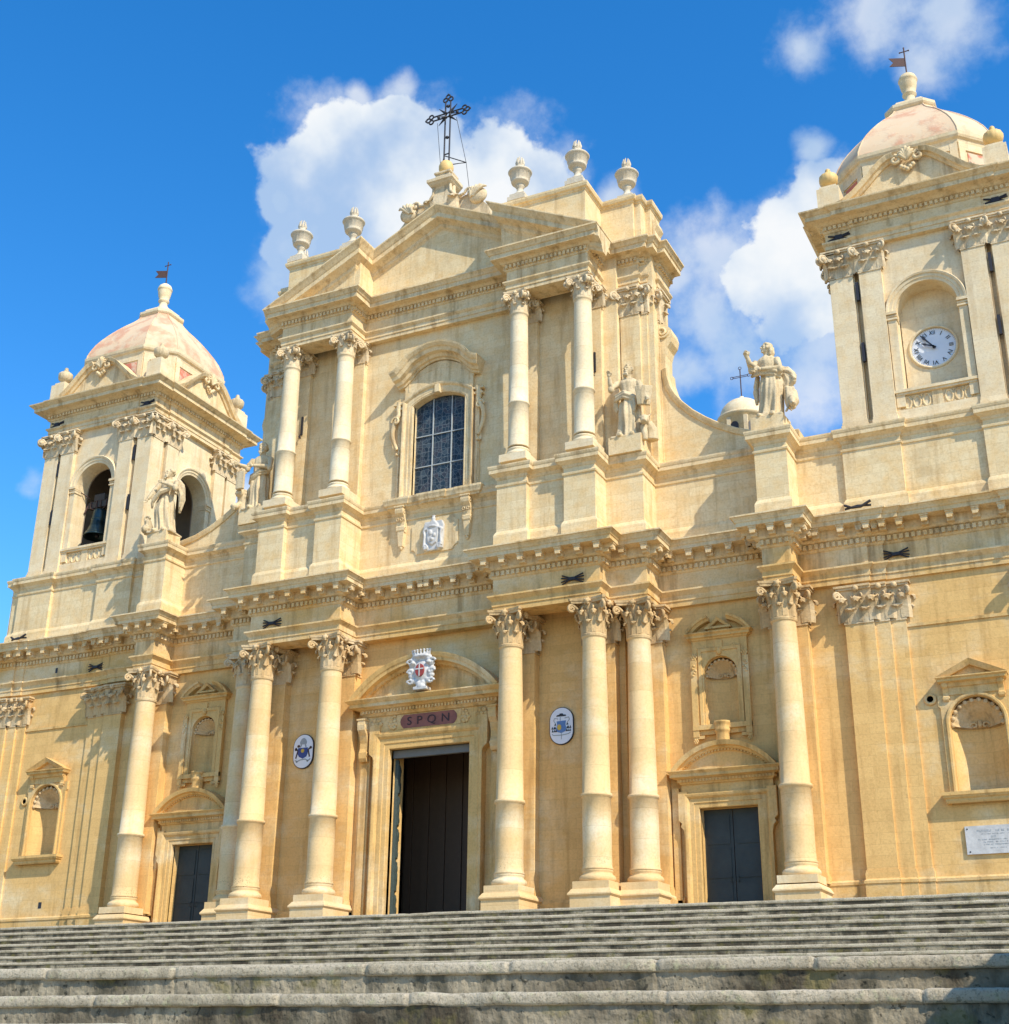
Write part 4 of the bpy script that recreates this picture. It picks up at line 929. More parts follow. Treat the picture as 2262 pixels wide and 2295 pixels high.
# ------------------------------------------------------------------ bell towers
TC, TH = 5.0, 3.2
def rotz(k): return Matrix.Rotation(k*PI/2, 4, 'Z')
def face_mat(tx, k): return Matrix.Translation((tx, TC, 0)) @ rotz(k) @ Matrix.Translation((0, -TH, 0))
def tower_face(kind):
    b = B(); zs, z0 = 19.78, 16.80
    hole = arch_hole(0, 1.02, z0, zs)
    slots = [[(q*2.15, 15.99), (q*2.285, 15.99), (q*2.285, 22.5), (q*2.15, 22.5)] for q in (1, -1)]
    b.prism([(-2.6, 15.5), (2.6, 15.5), (2.6, 22.7), (-2.6, 22.7)], .20, .86, slots+([hole] if kind != 'blind' else []))
    for q in (1, -1): b.box(min(q*2.08, q*2.36), max(q*2.08, q*2.36), .40, .88, 15.9, 22.6)
    if kind == 'clock':
        b.box(-1.1, 1.1, .86, .95, z0-.1, 21)
        ch = [(.74*math.cos(2*PI*i/40), 18.52+.74*math.sin(2*PI*i/40)) for i in range(40)]
        b.prism([(-.98, z0), (.98, z0), (.98, 19.72), (-.98, 19.72)], .74, .87, [ch])
        b.lathe([(.74, .02), (.74, -.05), (.80, -.06), (.83, -.02), (.83, .02)], (0, 0, 0), 40, caps=False)
        k = len([1 for _ in range(1)])
        # turn the ring just added to face the front
        cnt = 41*5 if False else 40*5
        for i in range(len(b.v)-cnt, len(b.v)):
            x, y, z = b.v[i]; b.v[i] = (x, .74+z, 18.52+y)
    if kind == 'open': pass
    for s_ in (1, -1):
        x0, x1 = sorted((s_*2.33, s_*3.135)); b.box(x0, x1, .06, .86, 15.5, 21.56)
        b.box(x0-.04, x1+.04, .01, .5, 15.55, 15.86); b.box(x0-.02, x1+.02, .04, .5, 15.86, 15.98)
        x0, x1 = sorted((s_*1.34, s_*2.10)); b.box(x0, x1, .0, .30, 15.5, 21.56)
        b.box(x0-.04, x1+.04, -.05, .3, 15.55, 15.86); b.box(x0-.02, x1+.02, -.02, .3, 15.86, 15.98)
        x0, x1 = sorted((s_*1.03, s_*1.31)); b.box(x0, x1, .10, .3, 16.2, 19.50)
        x0, x1 = sorted((s_*.985, s_*1.34)); b.box(x0, x1, .04, .5, 19.50, 19.56); b.box(x0, x1, .06, .5, 19.62, 19.68); b.box(x0, x1, .0, .5, 19.70, 19.80); b.box(min(s_*1.0, s_*1.33), max(s_*1.0, s_*1.33), .09, .5, 19.55, 19.71)
    b.sweep([(-1.02*math.cos(PI*i/28), zs+1.02*math.sin(PI*i/28)) for i in range(29)], [(0, .86), (0, .12), (.10, .10), (.12, .07), (.22, .06), (.24, .02), (.30, .0), (.33, .04), (.33, .22)], 'elev')
    if kind != 'blind':
        b.box(-1.34, 1.34, .02, .86, 16.70, 16.80); b.box(-1.3, 1.3, .07, .86, 16.62, 16.70)
    b.box(-1.34, 1.34, .30, .4, 16.0, 16.7)
    b.box(-1.34, 1.34, .06, .4, 15.5, 16.06)
    return b
def balusters():
    b = B()
    b.box(-.17, .17, .14, .32, 16.06, 16.62)
    for s_ in (1, -1):
        b.box(min(s_*1.22, s_*1.34), max(s_*1.22, s_*1.34), .14, .32, 16.06, 16.62)
        for k in range(3):
            x = s_*(.36+k*.31)
            pts = [(x+.12*math.cos(2*PI*i/16), .20, 16.35+.22*math.sin(2*PI*i/16)) for i in range(17)]
            b.tube(pts, .045, 6); b.ball((x, .29, 16.33), (.08, .04, .18), 8, 6)
            b.ball((x+s_*.155, .20, 16.55), (.05,)*3, 6, 4); b.ball((x+s_*.155, .20, 16.12), (.06, .05, .04), 6, 4)
    return b
def oct_pts(k): return [(-1.8*k, -2.9*k), (1.8*k, -2.9*k), (2.9*k, -1.8*k), (2.9*k, 1.8*k), (1.8*k, 2.9*k), (-1.8*k, 2.9*k), (-2.9*k, 1.8*k), (-2.9*k, -1.8*k)]
FP = [(-3.14, -3.14), (-2.2, -3.14), (-2.2, -3.2), (2.2, -3.2), (2.2, -3.14)]
def tower_path():
    out = []
    for k in range(4):
        c_, s_ = round(math.cos(k*PI/2)), round(math.sin(k*PI/2)); out += [(x*c_-y*s_, x*s_+y*c_) for x, y in FP]
    return out
LT = None
def tower(tx, kinds, label):
    body = B()
    for k, kd in enumerate(kinds): body.join(tower_face(kd), face_mat(0, k) if False else Matrix.Translation((0, 0, 0)) @ rotz(k) @ Matrix.Translation((0, -TH, 0)))
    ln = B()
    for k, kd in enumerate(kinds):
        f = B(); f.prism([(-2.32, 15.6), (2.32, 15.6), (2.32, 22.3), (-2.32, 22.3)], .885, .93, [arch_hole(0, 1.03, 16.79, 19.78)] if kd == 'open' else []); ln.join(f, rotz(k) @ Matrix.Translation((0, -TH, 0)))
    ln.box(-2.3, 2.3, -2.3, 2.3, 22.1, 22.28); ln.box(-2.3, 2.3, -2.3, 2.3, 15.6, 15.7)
    body.box(-2.4, 2.4, -2.4, 2.4, 15.45, 15.6); body.box(-2.6, 2.6, -2.6, 2.6, 22.3, 22.9)
    t = body.build('bell_tower', 'tower', cath, (tx, TC, 0)); t['label'] = label
    if 'open' in kinds: ln.build('shade_lining', 'plaster_and_shade', t)  # darker sheets added over the belfry stone, standing in for shade
    cp = B()
    ci = pilaster_capital(.76, 1.06, 2, True, .25); co = pilaster_capital(.80, 1.06, 2, True, .25)
    for k in range(4):
        f = rotz(k) @ Matrix.Translation((0, -TH, 0))
        if (tx > 0 and k in (1, 2)) or (tx < 0 and k == 2): continue
        for s_ in (1, -1):
            for src, x, y in ((ci, 1.72, 0), (co, 2.735, .06)):
                c = B(); c.join(src, f @ Matrix.Translation((s_*x, y, 21.58))); c.build('capital', 'carve', t)
    P_ = tower_path(); b = B()
    b.sweep(P_, [(-.5, 22.64), (0, 22.64), (0, 22.80), (.03, 22.80), (.03, 22.94), (.08, 22.98), (.12, 23.02), (.12, 23.08), (0, 23.12), (0, 23.46), (.04, 23.48), (.08, 23.54), (.08, 23.68), (.18, 23.72), (.26, 23.78), (.30, 23.80), (.56, 23.82), (.56, 23.98), (.60, 24.0), (.66, 24.06), (.74, 24.12), (.75, 24.17), (-1.4, 24.25)], closed=True)
    b.add([(x*.6, y*.6, 24.2) for x, y in P_], [tuple(range(len(P_)))])
    along(P_, .04, .17, lambda p, d, nn: obox(b, p, d, nn, .10, .07, .17, 23.55, 23.68), closed=True)
    b.build('cornice', 'trim', t)
    bl = balusters()
    for k, kd in enumerate(kinds):
        if kd == 'blind' or (tx > 0 and k): continue
        c = B(); c.join(bl, rotz(k) @ Matrix.Translation((0, -TH, 0))); c.build('balustrade', 'trim', t)
    # curved gables on the cornice
    cur = [(2.78, 24.24), (2.35, 24.36), (1.95, 24.62), (1.6, 24.95), (1.25, 25.30), (.95, 25.58), (.70, 25.74), (.46, 25.78)]
    for k in range(4):
        g = B()
        pts = [(-x, z) for x, z in cur]+[(x, z) for x, z in reversed(cur)]
        g.prism(pts+[(2.0, 24.1), (-2.0, 24.1)], -.22, .25)
        pr_ = [(-.24, .3), (-.24, -.30), (-.16, -.36), (-.14, -.46), (-.04, -.52), (0, -.54), (.02, -.54), (.02, .3)]
        g.sweep([(-x, z) for x, z in cur], pr_, 'elev'); g.sweep([(x, z) for x, z in reversed(cur)], pr_, 'elev')
        for s_ in (1, -1):
            q = [(s_*(.40-.20*(1-.07*i)*math.sin(i*.6)), -.40, 25.52+.20*(1-.07*i)*math.cos(i*.6)) for i in range(12)]
            g.tube(q, .07, 6)
        for i in range(7):
            a = -1.05+i*.35; L = .55-.05*abs(i-3)
            g.tube([(0, -.38, 25.45), (L*.6*math.sin(a), -.48, 25.50+L*.7*math.cos(a)), (L*math.sin(a)*.9, -.40, 25.45+L*math.cos(a))], [.06, .085, .03], 6)
        for i in range(5): g.ball((-.2+.1*i, -.36, 25.22-.08*(2-abs(i-2))), .09, 6, 5)
        o = B(); o.join(g, rotz(k) @ Matrix.Translation((0, -TH, 0))); o.build('gable', 'trim', t)
    # octagonal drum, eave and bell-shaped dome
    d = B(); q = oct_pts(.93); d.sweep(q, [(0, 24.15), (0, 26.3)], closed=True)
    for a_, b_ in zip(q, q[1:]+q[:1]):
        a_, b_ = Vector(a_), Vector(b_); dd = (b_-a_).normalized(); nn = Vector((dd.y, -dd.x))
        for e in (a_, b_): obox(d, e+dd*(.14 if e is a_ else -.14), dd, nn, .26, .0, .06, 24.15, 26.3)
        obox(d, (a_+b_)/2, dd, nn, (b_-a_).length, 0, .05, 25.95, 26.3)
    q2 = oct_pts(.93); d.sweep(q2, [(0, 26.22), (.05, 26.24), (.08, 26.36), (.16, 26.42), (.20, 26.50), (.22, 26.62), (.10, 26.68)], closed=True)
    d.build('drum', 'tower', t)
    d = B(); q = oct_pts(.93)
    for a_, b_ in zip(q, q[1:]+q[:1]):
        a_, b_ = Vector(a_), Vector(b_); dd = (b_-a_).normalized(); nn = Vector((dd.y, -dd.x)); L = (b_-a_).length
        obox(d, (a_+b_)/2, dd, nn, L-.75, 0, .03, 24.4, 25.88)
    d.build('drum_panel', 'redplaster', t)
    prof = [(.975, 26.62), (.965, 26.85), (.93, 27.12), (.875, 27.48), (.80, 27.84), (.70, 28.25), (.60, 28.62), (.50, 28.95), (.40, 29.25), (.335, 29.48), (.305, 29.62), (.29, 29.72)]
    d = B(); op = oct_pts(1.0)
    for i in range(8):
        a_, b_ = Vector(op[i]), Vector(op[(i+1) % 8]); vs = []
        for k, z in prof:
            for t_ in (0, .25, .5, .75, 1): p = a_.lerp(b_, t_)*k; vs.append((p.x, p.y, z))
        d.add(vs, [(r*5+c, r*5+c+1, r*5+c+6, r*5+c+5) for r in range(len(prof)-1) for c in range(4)], True)
        d.tube([(a_.x*k, a_.y*k, z) for k, z in prof], .03, 6)
    d.build('dome', 'plaster', t)
    d = B()
    d.sweep(oct_pts(.29), [(-.02, 29.66), (.06, 29.74), (.10, 29.80), (.10, 29.92), (-.02, 29.98), (-.08, 30.02), (-.16, 30.18), (-.36, 30.28), (-.8, 30.30)], closed=True)
    d.lathe([(0.45, 30.22), (0.34, 30.34), (0.24, 30.53), (0.19, 30.72), (0.19, 30.82), (0.27, 30.87), (0.27, 30.93), (0.22, 30.98), (0.28, 31.13), (0.33, 31.40), (0.34, 31.52), (0.37, 31.55), (0.36, 31.61), (0.30, 31.76), (0.16, 31.88), (0.05, 31.91)], (0, 0, 0), 20)
    d.build('finial', 'tower', t)
    # iron on the tower
    for s_ in (1, -1):
        for zc in (23.22,):
            b = B()
            for a in (.36, -.36, .14): b.tube([(-.40*math.cos(a), 0, -.40*math.sin(a)), (0, -.06, 0), (.40*math.cos(a), 0, .40*math.sin(a))], .036, 5)
            b.box(-.12, .12, -.08, .1, -.09, .09)
            b.build('tie_anchor', 'iron', t, (s_*2.66, -3.14, zc))
        for zc in (20.9, 18.5):
            b = B(); b.box(-.05, .05, .04, .16, -.36, .36); b.build('tie_bar', 'iron', t, (s_*2.215, -3.2, zc))
    return t
tl = tower(-T0, ['open', 'open', 'blind', 'blind'], 'open belfry tower with a bell')
tr = tower(T0, ['clock', 'blind', 'blind', 'blind'], 'tower with a clock in its arch')

# clock in the right tower
o = B(); o.prism([(.735*math.cos(2*PI*i/48), .735*math.sin(2*PI*i/48)) for i in range(48)], 0, .04); clock = o.build('clock_face', 'enamel', tr, (0, -3.2+.79, 18.52))
for k, s_ in enumerate(['XII', 'I', 'II', 'III', 'IV', 'V', 'VI', 'VII', 'VIII', 'IX', 'X', 'XI']):
    a = k*PI/6; e = text_mesh('numeral', s_, .21, 'black', clock, (.565*math.sin(a), -.012, .565*math.cos(a)), xs=.72 if len(s_) > 2 else 1); 
    e.rotation_euler = (PI/2, a, 0)
b = B()
for k in range(60):
    a = k*PI/30; b.ball((.70*math.sin(a), -.01, .70*math.cos(a)), (.009,)*3, 5, 3)
b.build('minute_mark', 'black', clock)
def hand(L, wd, ang, y):
    b = B(); c_, s_ = math.cos(ang), math.sin(ang)
    pr_ = [(-.10, -wd*.4), (-.10, wd*.4), (L*.55, wd*.5), (L*.70, wd*.9), (L, .008), (L, -.008), (L*.70, -wd*.9), (L*.55, -wd*.5)]
    b.prism([(x*s_+z*c_, x*c_-z*s_) for x, z in pr_], y, y+.02); b.build('hand', 'black', clock)
hand(.64, .05, R(-38), -.10); hand(.42, .045, R(-66), -.13)
b = B(); b.lathe([(.04, 0), (.04, .13), (0, .13)], n_=12); q = B(); q.join(b, Matrix.Rotation(R(90), 4, 'X')); q.build('hub', 'black', clock)

# ------------------------------------------------------------------ lantern of a small dome behind
LX, LY = 8.42, 14.0
b = B(); b.lathe([(1.02, 13), (1.02, 23.0), (1.08, 23.03), (1.16, 23.12), (1.16, 23.2), (1.0, 23.22), (.98, 23.28)], n_=40)
for k in range(8):
    a = k*PI/4+PI/8; b.box(LX*0+1.0*math.cos(a)-.09, 1.0*math.cos(a)+.09, 1.0*math.sin(a)-.09, 1.0*math.sin(a)+.09, 20.5, 22.95)
lan = b.build('lantern', 'col', cath, (LX, LY, -.32))
b = B(); b.lathe([(1.04*math.cos(t*PI/2/10), 23.24+.95*math.sin(t*PI/2/10)) for t in range(10)]+[(.12, 24.22), (.10, 24.34), (0, 24.36)], n_=40); b.build('lantern_dome', 'col', lan)
b = B()
for k in range(8):
    a = k*PI/4-PI/2-.12; w_ = B(); w_.prism(arch_hole(0, .19, 21.6, 22.5), -.012, .05)
    b.join(w_, Matrix.Rotation(a+PI/2, 4, 'Z') @ Matrix.Translation((0, -1.03, 0)))
b.build('lantern_window', 'black', lan)
b = B(); b.tube([(0, 0, 24.3), (0, 0, 25.77)], .028, 5); 
for a_, b_ in (((-.38, 0, 25.42), (.38, 0, 25.42)), ((-.38, 0, 25.35), (.38, 0, 25.35))): b.tube([a_, b_], .016, 5)
for p in ((-.4, 25.385), (.4, 25.385), (0, 25.82)): b.tube([(p[0]+.07*math.cos(i*.8), 0, p[1]+.07*math.sin(i*.8)) for i in range(9)], .014, 5)
b.build('lantern_cross', 'rust', lan)

# ------------------------------------------------------------------ free-standing things on the building
# urns
def urn_build(name, label, loc, group):
    b = B()
    fl = lambda a, z: 1+.035*math.cos(16*a) if 1.05 < z < 1.37 else 1
    b.lathe([(0, .30), (.27, .30), (.28, .36), (.21, .42), (.14, .52), (.12, .70), (.18, .75), (.18, .79), (.14, .82), (.24, .88), (.34, .94), (.36, .99), (.33, 1.02), (.37, 1.08), (.41, 1.36), (.45, 1.38), (.48, 1.43), (.45, 1.48), (.36, 1.50), (.30, 1.55), (.19, 1.62), (.15, 1.70), (.15, 1.78), (.18, 1.82)], n_=48, mod=fl)
    for k in range(7):
        a = 2*PI*k/7; b.tube([(.10*math.cos(a), .10*math.sin(a), 1.74), (.15*math.cos(a), .15*math.sin(a), 1.88), (.11*math.cos(a+.4), .11*math.sin(a+.4), 2.14)], [.06, .055, .02], 5)
    o = b.build(name, 'urn', None, loc); tag(o, label, 'urn', group)
    p = B(); p.box(-.38, .38, -.38, .38, -.02, .16); p.box(-.31, .31, -.31, .31, .16, .31); p.build('plinth', 'urn', o)
    return o
def copy_thing(o, loc, label, name=None):
    c = o.copy(); COL.objects.link(c); c.location = loc; c['label'] = label
    for ch in [x for x in bpy.data.objects if x.parent == o]:
        d = ch.copy(); COL.objects.link(d); d.parent = c
    return c
UG = 'flaming urns along the central parapet'
u0 = urn_build('urn', 'stone urn on the parapet just right of the gable cross', (3.85, .02, 27.0), UG)
copy_thing(u0, (6.30, .02, 27.0), 'tallest standing stone urn on the front corner right of the gable, between two others')
copy_thing(u0, (7.62, 1.9, 27.0), 'stone urn farthest right on the set back end of the central parapet')
copy_thing(u0, (-3.85, .02, 26.92), 'stone urn behind the left slope of the gable')
copy_thing(u0, (-6.45, .02, 27.0), 'stone urn on the left front corner of the central parapet')
copy_thing(u0, (-7.62, 1.9, 27.0), 'stone urn mostly hidden behind the left front corner urn of the central parapet')
def tower_urn(loc, label):
    b = B(); fl = lambda a, z: 1+.03*math.cos(12*a) if .5 < z < 1.0 else 1
    b.lathe([(0, .22), (.20, .22), (.22, .26), (.15, .32), (.14, .36), (.26, .44), (.38, .56), (.42, .72), (.42, .88), (.38, .97), (.30, 1.02), (.18, 1.06), (.14, 1.12), (.17, 1.16), (.12, 1.20), (.09, 1.24), (.12, 1.30), (.08, 1.36), (0, 1.38)], n_=36, mod=fl)
    b.v = [(x*.80, y*.80, .22+(z-.22)*.80) for x, y, z in b.v]
    o = b.build('urn', 'ball' if loc[0] > 0 else 'statue', None, loc); tag(o, label, 'urn', 'lidded urns at the tower corners')
    p = B(); p.box(-.40, .40, -.40, .40, -1.0, .10); p.box(-.30, .30, -.30, .30, .10, .24); p.build('plinth', 'tower', o)
    return o
for s_, side in ((-1, 'bell tower'), (1, 'clock tower')):
    a = tower_urn((s_*T0-2.88, 2.12, 25.25), 'lidded urn on the left front corner of the %s' % side)
    copy_thing(a, (s_*T0+2.88, 2.12, 25.25), 'lidded urn on the right front corner of the %s' % side)
    if s_ < 0: copy_thing(a, (s_*T0+2.88, 7.88, 25.25), 'lidded urn on the right rear corner of the bell tower')

# weather vanes
def vane(tx, label):
    b = B(); b.tube([(0, 0, 0), (0, 0, 1.32)], .03, 6); b.tube([(-.17, 0, 1.14), (.17, 0, 1.14)], .022, 5)
    for p in ((-.17, 1.14), (.17, 1.14), (0, 1.32)): b.ball((p[0], 0, p[1]), .035, 6, 4)
    o = b.build('weather_vane', 'rust', None, (tx, TC, 31.88)); tag(o, label, 'weather vane', 'weather vanes on the tower domes')
    f = B(); f.prism([(0, .42), (0, .82), (-.62, .86), (-.46, .64), (-.62, .46)], -.012, .012); q = f.build('flag', 'rust', o); q.rotation_euler = (0, 0, R(18))
    return o
vane(-T0, 'rusty swallowtail weather vane on the bell tower dome'); vane(T0, 'rusty swallowtail weather vane on the clock tower dome')

# iron cross on a gilded ball
cr_ = empty('gable_cross', (0, .9, 30.14), 'black wrought iron cross on a golden ball above the central gable', 'cross')
b = B(); b.lathe([(.0, 0), (.20, .01), (.28, .10), (.31, .26), (.31, .40), (.25, .56), (.13, .66), (0, .69)], n_=28); b.build('ball', 'ball', cr_)
b = B()
for s_ in (-1, 1):
    b.tube([(s_*.12, 0, .62), (s_*.12, 0, 3.80)], .034, 6)
    b.tube([(-.72, 0, 3.07+s_*.10), (.72, 0, 3.07+s_*.10)], .034, 6)
for z in (1.05, 1.9, 3.55): b.tube([(-.12, 0, z), (.12, 0, z)], .03, 5)
for z in (1.9, 3.52): b.ball((0, 0, z), .075, 8, 6)
for x in (-.45, .45): b.ball((x, 0, 3.07), .07, 8, 6)
def loop(cx, cz, r): b.tube([(cx+r*math.cos(2*PI*i/14), 0, cz+r*math.sin(2*PI*i/14)) for i in range(15)], .036, 6)
for dx, dz in ((1, 0), (-1, 0), (0, 1)):
    ex, ez = dx*.80, 3.07+dz*.80
    for s_ in (-1, 1): loop(ex+dz*s_*.13, ez+dx*s_*.13, .10)
    loop(ex+dx*.14, ez+dz*.14, .10); b.ball((ex+dx*.26, 0, ez+dz*.26), .05, 6, 5)
for a in (45, 135, 225, 315):
    c_, s_ = math.cos(R(a)), math.sin(R(a)); b.tube([(.12*c_, 0, 3.07+.12*s_), (.62*c_, 0, 3.07+.62*s_)], [.075, .01], 6)
    b.tube([(.12*c_, 0, 3.07+.12*s_), (.34*c_, .3*(1 if a < 180 else -1), 3.07+.34*s_)], [.06, .01], 6)
b.build('cross', 'iron', cr_)
b = B()
b.tube([(-.42, .3, .5), (-.12, 0, 1.0), (.75, .35, .62), (.2, 0, .45)], .026, 5); b.tube([(-.42, .3, .5), (-.15, 0, .52)], .026, 5)
b.build('bracket', 'iron', cr_)
b = B(); b.tube([(-.5, 0, 2.8), (-.42, .3, .5), (-.44, .3, -.3)], .012, 4); b.tube([(.42, 0, 2.8), (.75, .35, .62), (1.08, .1, -1.1)], .012, 4); b.build('stay_wire', 'iron', cr_)

# bell
bl = B()
bl.lathe([(0, 1.36), (.16, 1.36), (.27, 1.30), (.31, 1.18), (.33, .95), (.36, .70), (.41, .45), (.49, .22), (.58, .08), (.64, .0), (.62, -.02), (.54, .04), (.44, .3), (.34, .8), (.28, 1.15), (0, 1.25)], n_=40)
bl.lathe([(.345, .86), (.365, .84), (.365, .80), (.35, .78)], n_=40, caps=False); bl.lathe([(.52, .20), (.545, .16), (.55, .13)], n_=40, caps=False)
bell = bl.build('bell', 'bronze', None, (-T0-.22, 2.8, 17.55)); tag(bell, 'green bronze bell hanging in the open arch of the left tower', 'bell')
q = B(); q.box(-.62, .62, -.14, .14, 1.42, 1.72); q.box(-.30, .30, -.17, .17, 1.72, 2.05); q.box(-.95, .95, -.05, .05, 1.50, 1.60); q.build('headstock', 'timber', bell)
q = B()
for x in (-.45, -.12, .12, .45): q.tube([(x, -.16, 1.75), (x, -.17, 1.40), (x*.5, -.1, 1.33)], .03, 5)
q.tube([(-.62, -.1, 1.7), (-.75, -.2, 1.2)], .04, 6); q.tube([(-.55, -.2, 1.9), (-1.0, -.9, 2.3)], .025, 5); q.build('strap', 'rust', bell)
q = B(); q.tube([(0, 0, 1.2), (0, 0, .12)], .03, 6); q.ball((0, 0, .05), .1, 8, 6); q.build('clapper', 'iron', bell)

# enamel shields on the front wall
def stadium(hw, hh, n_=14): return [(hw*math.cos(PI*i/n_), hh-hw+hw*math.sin(PI*i/n_)) for i in range(n_+1)]+[(-hw*math.cos(PI*i/n_), -(hh-hw)-hw*math.sin(PI*i/n_)) for i in range(n_+1)]
def plate_thing(loc, label):
    b = B(); b.prism(stadium(.44, .64), -.05, .02); o = b.build('oval_plaque', 'black', None, loc); tag(o, label, 'plaque', 'oval heraldic plaques between the columns')
    f = B(); f.prism(stadium(.415, .615), -.062, -.045); f.build('plate', 'enamel', o); return o
def bits(o, name, mat, polys, y=-.075):
    b = B()
    for p in polys: b.prism(p, y, -.058)
    return b.build(name, mat, o)
def poly_line(pts, wd):
    out = []
    for a, b_ in zip(pts[:-1], pts[1:]):
        a, b_ = Vector(a), Vector(b_); d = (b_-a).normalized(); q = Vector((-d.y, d.x))*wd/2; out.append([tuple(a+q), tuple(a-q), tuple(b_-q), tuple(b_+q)])
    return out
def disc(cx, cz, rx, rz, n_=16): return [(cx+rx*math.cos(2*PI*i/n_), cz+rz*math.sin(2*PI*i/n_)) for i in range(n_)]
po = plate_thing((-5.36, 1.13, 6.40), 'white oval plaque with a dark blue shield, sun and tiara left of the main door')
bits(po, 'shield', 'blue', [[(-.22, .13), (.20, .13), (.21, -.08), (.16, -.20), (0, -.27), (-.16, -.20), (-.23, -.08)]])
bits(po, 'sun', 'yellow', [[((.085 if i % 2 else .06)*math.cos(2*PI*i/24)-.01, .02+(.085 if i % 2 else .06)*math.sin(2*PI*i/24)) for i in range(24)]], -.085)
bits(po, 'tiara', 'grey', [[(-.13, .26), (.13, .26), (.15, .34), (.10, .44), (.04, .49), (-.04, .49), (-.10, .44), (-.15, .34)]] + poly_line([(-.08, .26), (-.13, .15)], .05)+poly_line([(.08, .26), (.12, .15)], .05))
bits(po, 'key', 'rust', poly_line([(-.30, .10), (-.22, .04), (-.30, -.25)], .05)+poly_line([(.33, .12), (.22, .05), (.30, -.22)], .05)+[disc(-.20, .20, .06, .05), disc(-.31, .09, .05, .06), disc(.33, .12, .05, .05)])
bits(po, 'ribbon', 'grey', poly_line([(-.34, -.32), (-.22, -.36), (-.1, -.31), (.12, -.30), (.24, -.36), (.34, -.30)], .035)+[disc(-.25, -.38, .04, .03), disc(.22, -.37, .04, .03)])
bo = plate_thing((5.02, 1.13, 6.39), "white oval plaque with black hat, tassels and pale blue shield right of the main door")
bits(bo, 'hat', 'black', [[(-.18, .32), (.18, .32), (.16, .37), (.08, .38), (.05, .42), (-.05, .42), (-.08, .38), (-.16, .37)]])
bits(bo, 'tassel', 'black', [[(x-.035, z), (x+.035, z), (x, z+.09)] for s_ in (1, -1) for x, z in ((s_*.22, .02), (s_*.26, -.10), (s_*.33-.0*s_, -.10), (s_*.22, -.10), (s_*.25, -.20), (s_*.32, -.20), (s_*.19, -.20))][:])
bits(bo, 'shield', 'paleblue', [[(-.17, .16), (.17, .17), (.15, .04), (.18, -.10), (.13, -.20), (0, -.25), (-.15, -.20), (-.18, -.10), (-.15, .04)]])
bits(bo, 'sun', 'yellow', [disc(-.07, -.05, .075, .10)], -.085)
bits(bo, 'cord', 'grey', poly_line([(-.04, .30), (-.04, .18)], .02)+poly_line([(-.12, .24), (-.25, .27), (-.28, .18), (-.22, .1)], .02)+poly_line([(.12, .25), (.27, .28), (.30, .20), (.22, .1)], .02)+poly_line([(-.34, -.27), (-.28, -.31), (0, -.32), (.26, -.29), (.33, -.25)], .025)+poly_line([(0, -.25), (0, -.46)], .015))

# marble tablet with small engraved lines
b = B(); b.box(17.53, 19.55, 1.68, 1.745, 1.58, 2.38); tab = b.build('marble_tablet', 'marble', None); tag(tab, 'white marble tablet with small grey engraved lines at the far right', 'plaque')
b = B(); random.seed(3)
for z, xa, xb, h, dn in ((2.23, 17.86, 18.90, .055, .9), (2.14, 17.98, 18.80, .02, .5), (2.06, 18.24, 18.40, .05, .8), (1.98, 17.88, 18.95, .028, .8), (1.91, 18.02, 18.78, .028, .7), (1.84, 18.02, 18.78, .028, .8), (1.74, 18.12, 18.66, .022, .7)):
    x = xa
    while x < xb:
        wd = random.uniform(.01, .028)
        if random.random() < dn:
            b.box(x, x+.010, 1.676, 1.681, z-h/2, z+h/2)
            if random.random() < .6: b.box(x, x+wd, 1.676, 1.681, z+h/2-.008, z+h/2)
            if random.random() < .4: b.box(x, x+wd, 1.676, 1.681, z-h/2, z-h/2+.008)
        x += wd+.014
b.build('lettering', 'grey', tab)
b = B()
for x, z in ((17.60, 2.30), (17.62, 1.65), (19.48, 2.30), (19.48, 1.65)): b.ball((x, 1.675, z), (.022, .012, .022), 8, 5)
b.build('bolt', 'iron', tab)

def remesh(o, vox, smooth=2):
    md = o.modifiers.new('r', 'REMESH'); md.mode = 'VOXEL'; md.voxel_size = vox; md.use_smooth_shade = True
    if smooth: sm = o.modifiers.new('s', 'SMOOTH'); sm.iterations = smooth; sm.factor = .4
    dg = bpy.context.evaluated_depsgraph_get(); me = bpy.data.meshes.new_from_object(o.evaluated_get(dg))
    old = o.data; o.modifiers.clear(); o.data = me; bpy.data.meshes.remove(old)
    return o
# coats of arms
b = B()
b.prism([(-.40, -.62), (-.30, -.66), (.30, -.66), (.40, -.60), (.44, .3), (.36, .50), (-.36, .50), (-.42, .3)], -.10, .03)
b.prism([(-.24, .22), (.24, .22), (.24, -.15), (.16, -.38), (0, -.48), (-.16, -.38), (-.24, -.15)], -.17, -.02)
b.tube([(-.22, -.12, .22), (-.12, -.18, .26), (0, -.2, .27), (.12, -.18, .26), (.22, -.12, .22)], .035, 6)
b.prism([(-.24, .28), (.24, .28), (.10, .46), (0, .54), (-.10, .46)], -.15, 0)
b.ball((0, -.08, .58), (.09, .08, .10), 8, 6); b.tube([(0, -.08, .64), (0, -.08, .74)], .035, 6); b.tube([(-.08, -.08, .70), (.08, -.08, .70)], .03, 6)
for s_ in (1, -1):
    b.tube([(s_*.26, -.13, .20), (s_*.37, -.13, .12), (s_*.33, -.13, -.08), (s_*.36, -.12, -.4), (s_*.30, -.12, -.55)], [.05, .06, .05, .05, .06], 6)
    b.tube([(s_*(.30+.09*math.cos(i*.8)), -.14, -.52+.09*math.sin(i*.8)) for i in range(8)], .035, 6); b.ball((s_*.37, -.12, .10), (.07, .06, .08), 8, 6)
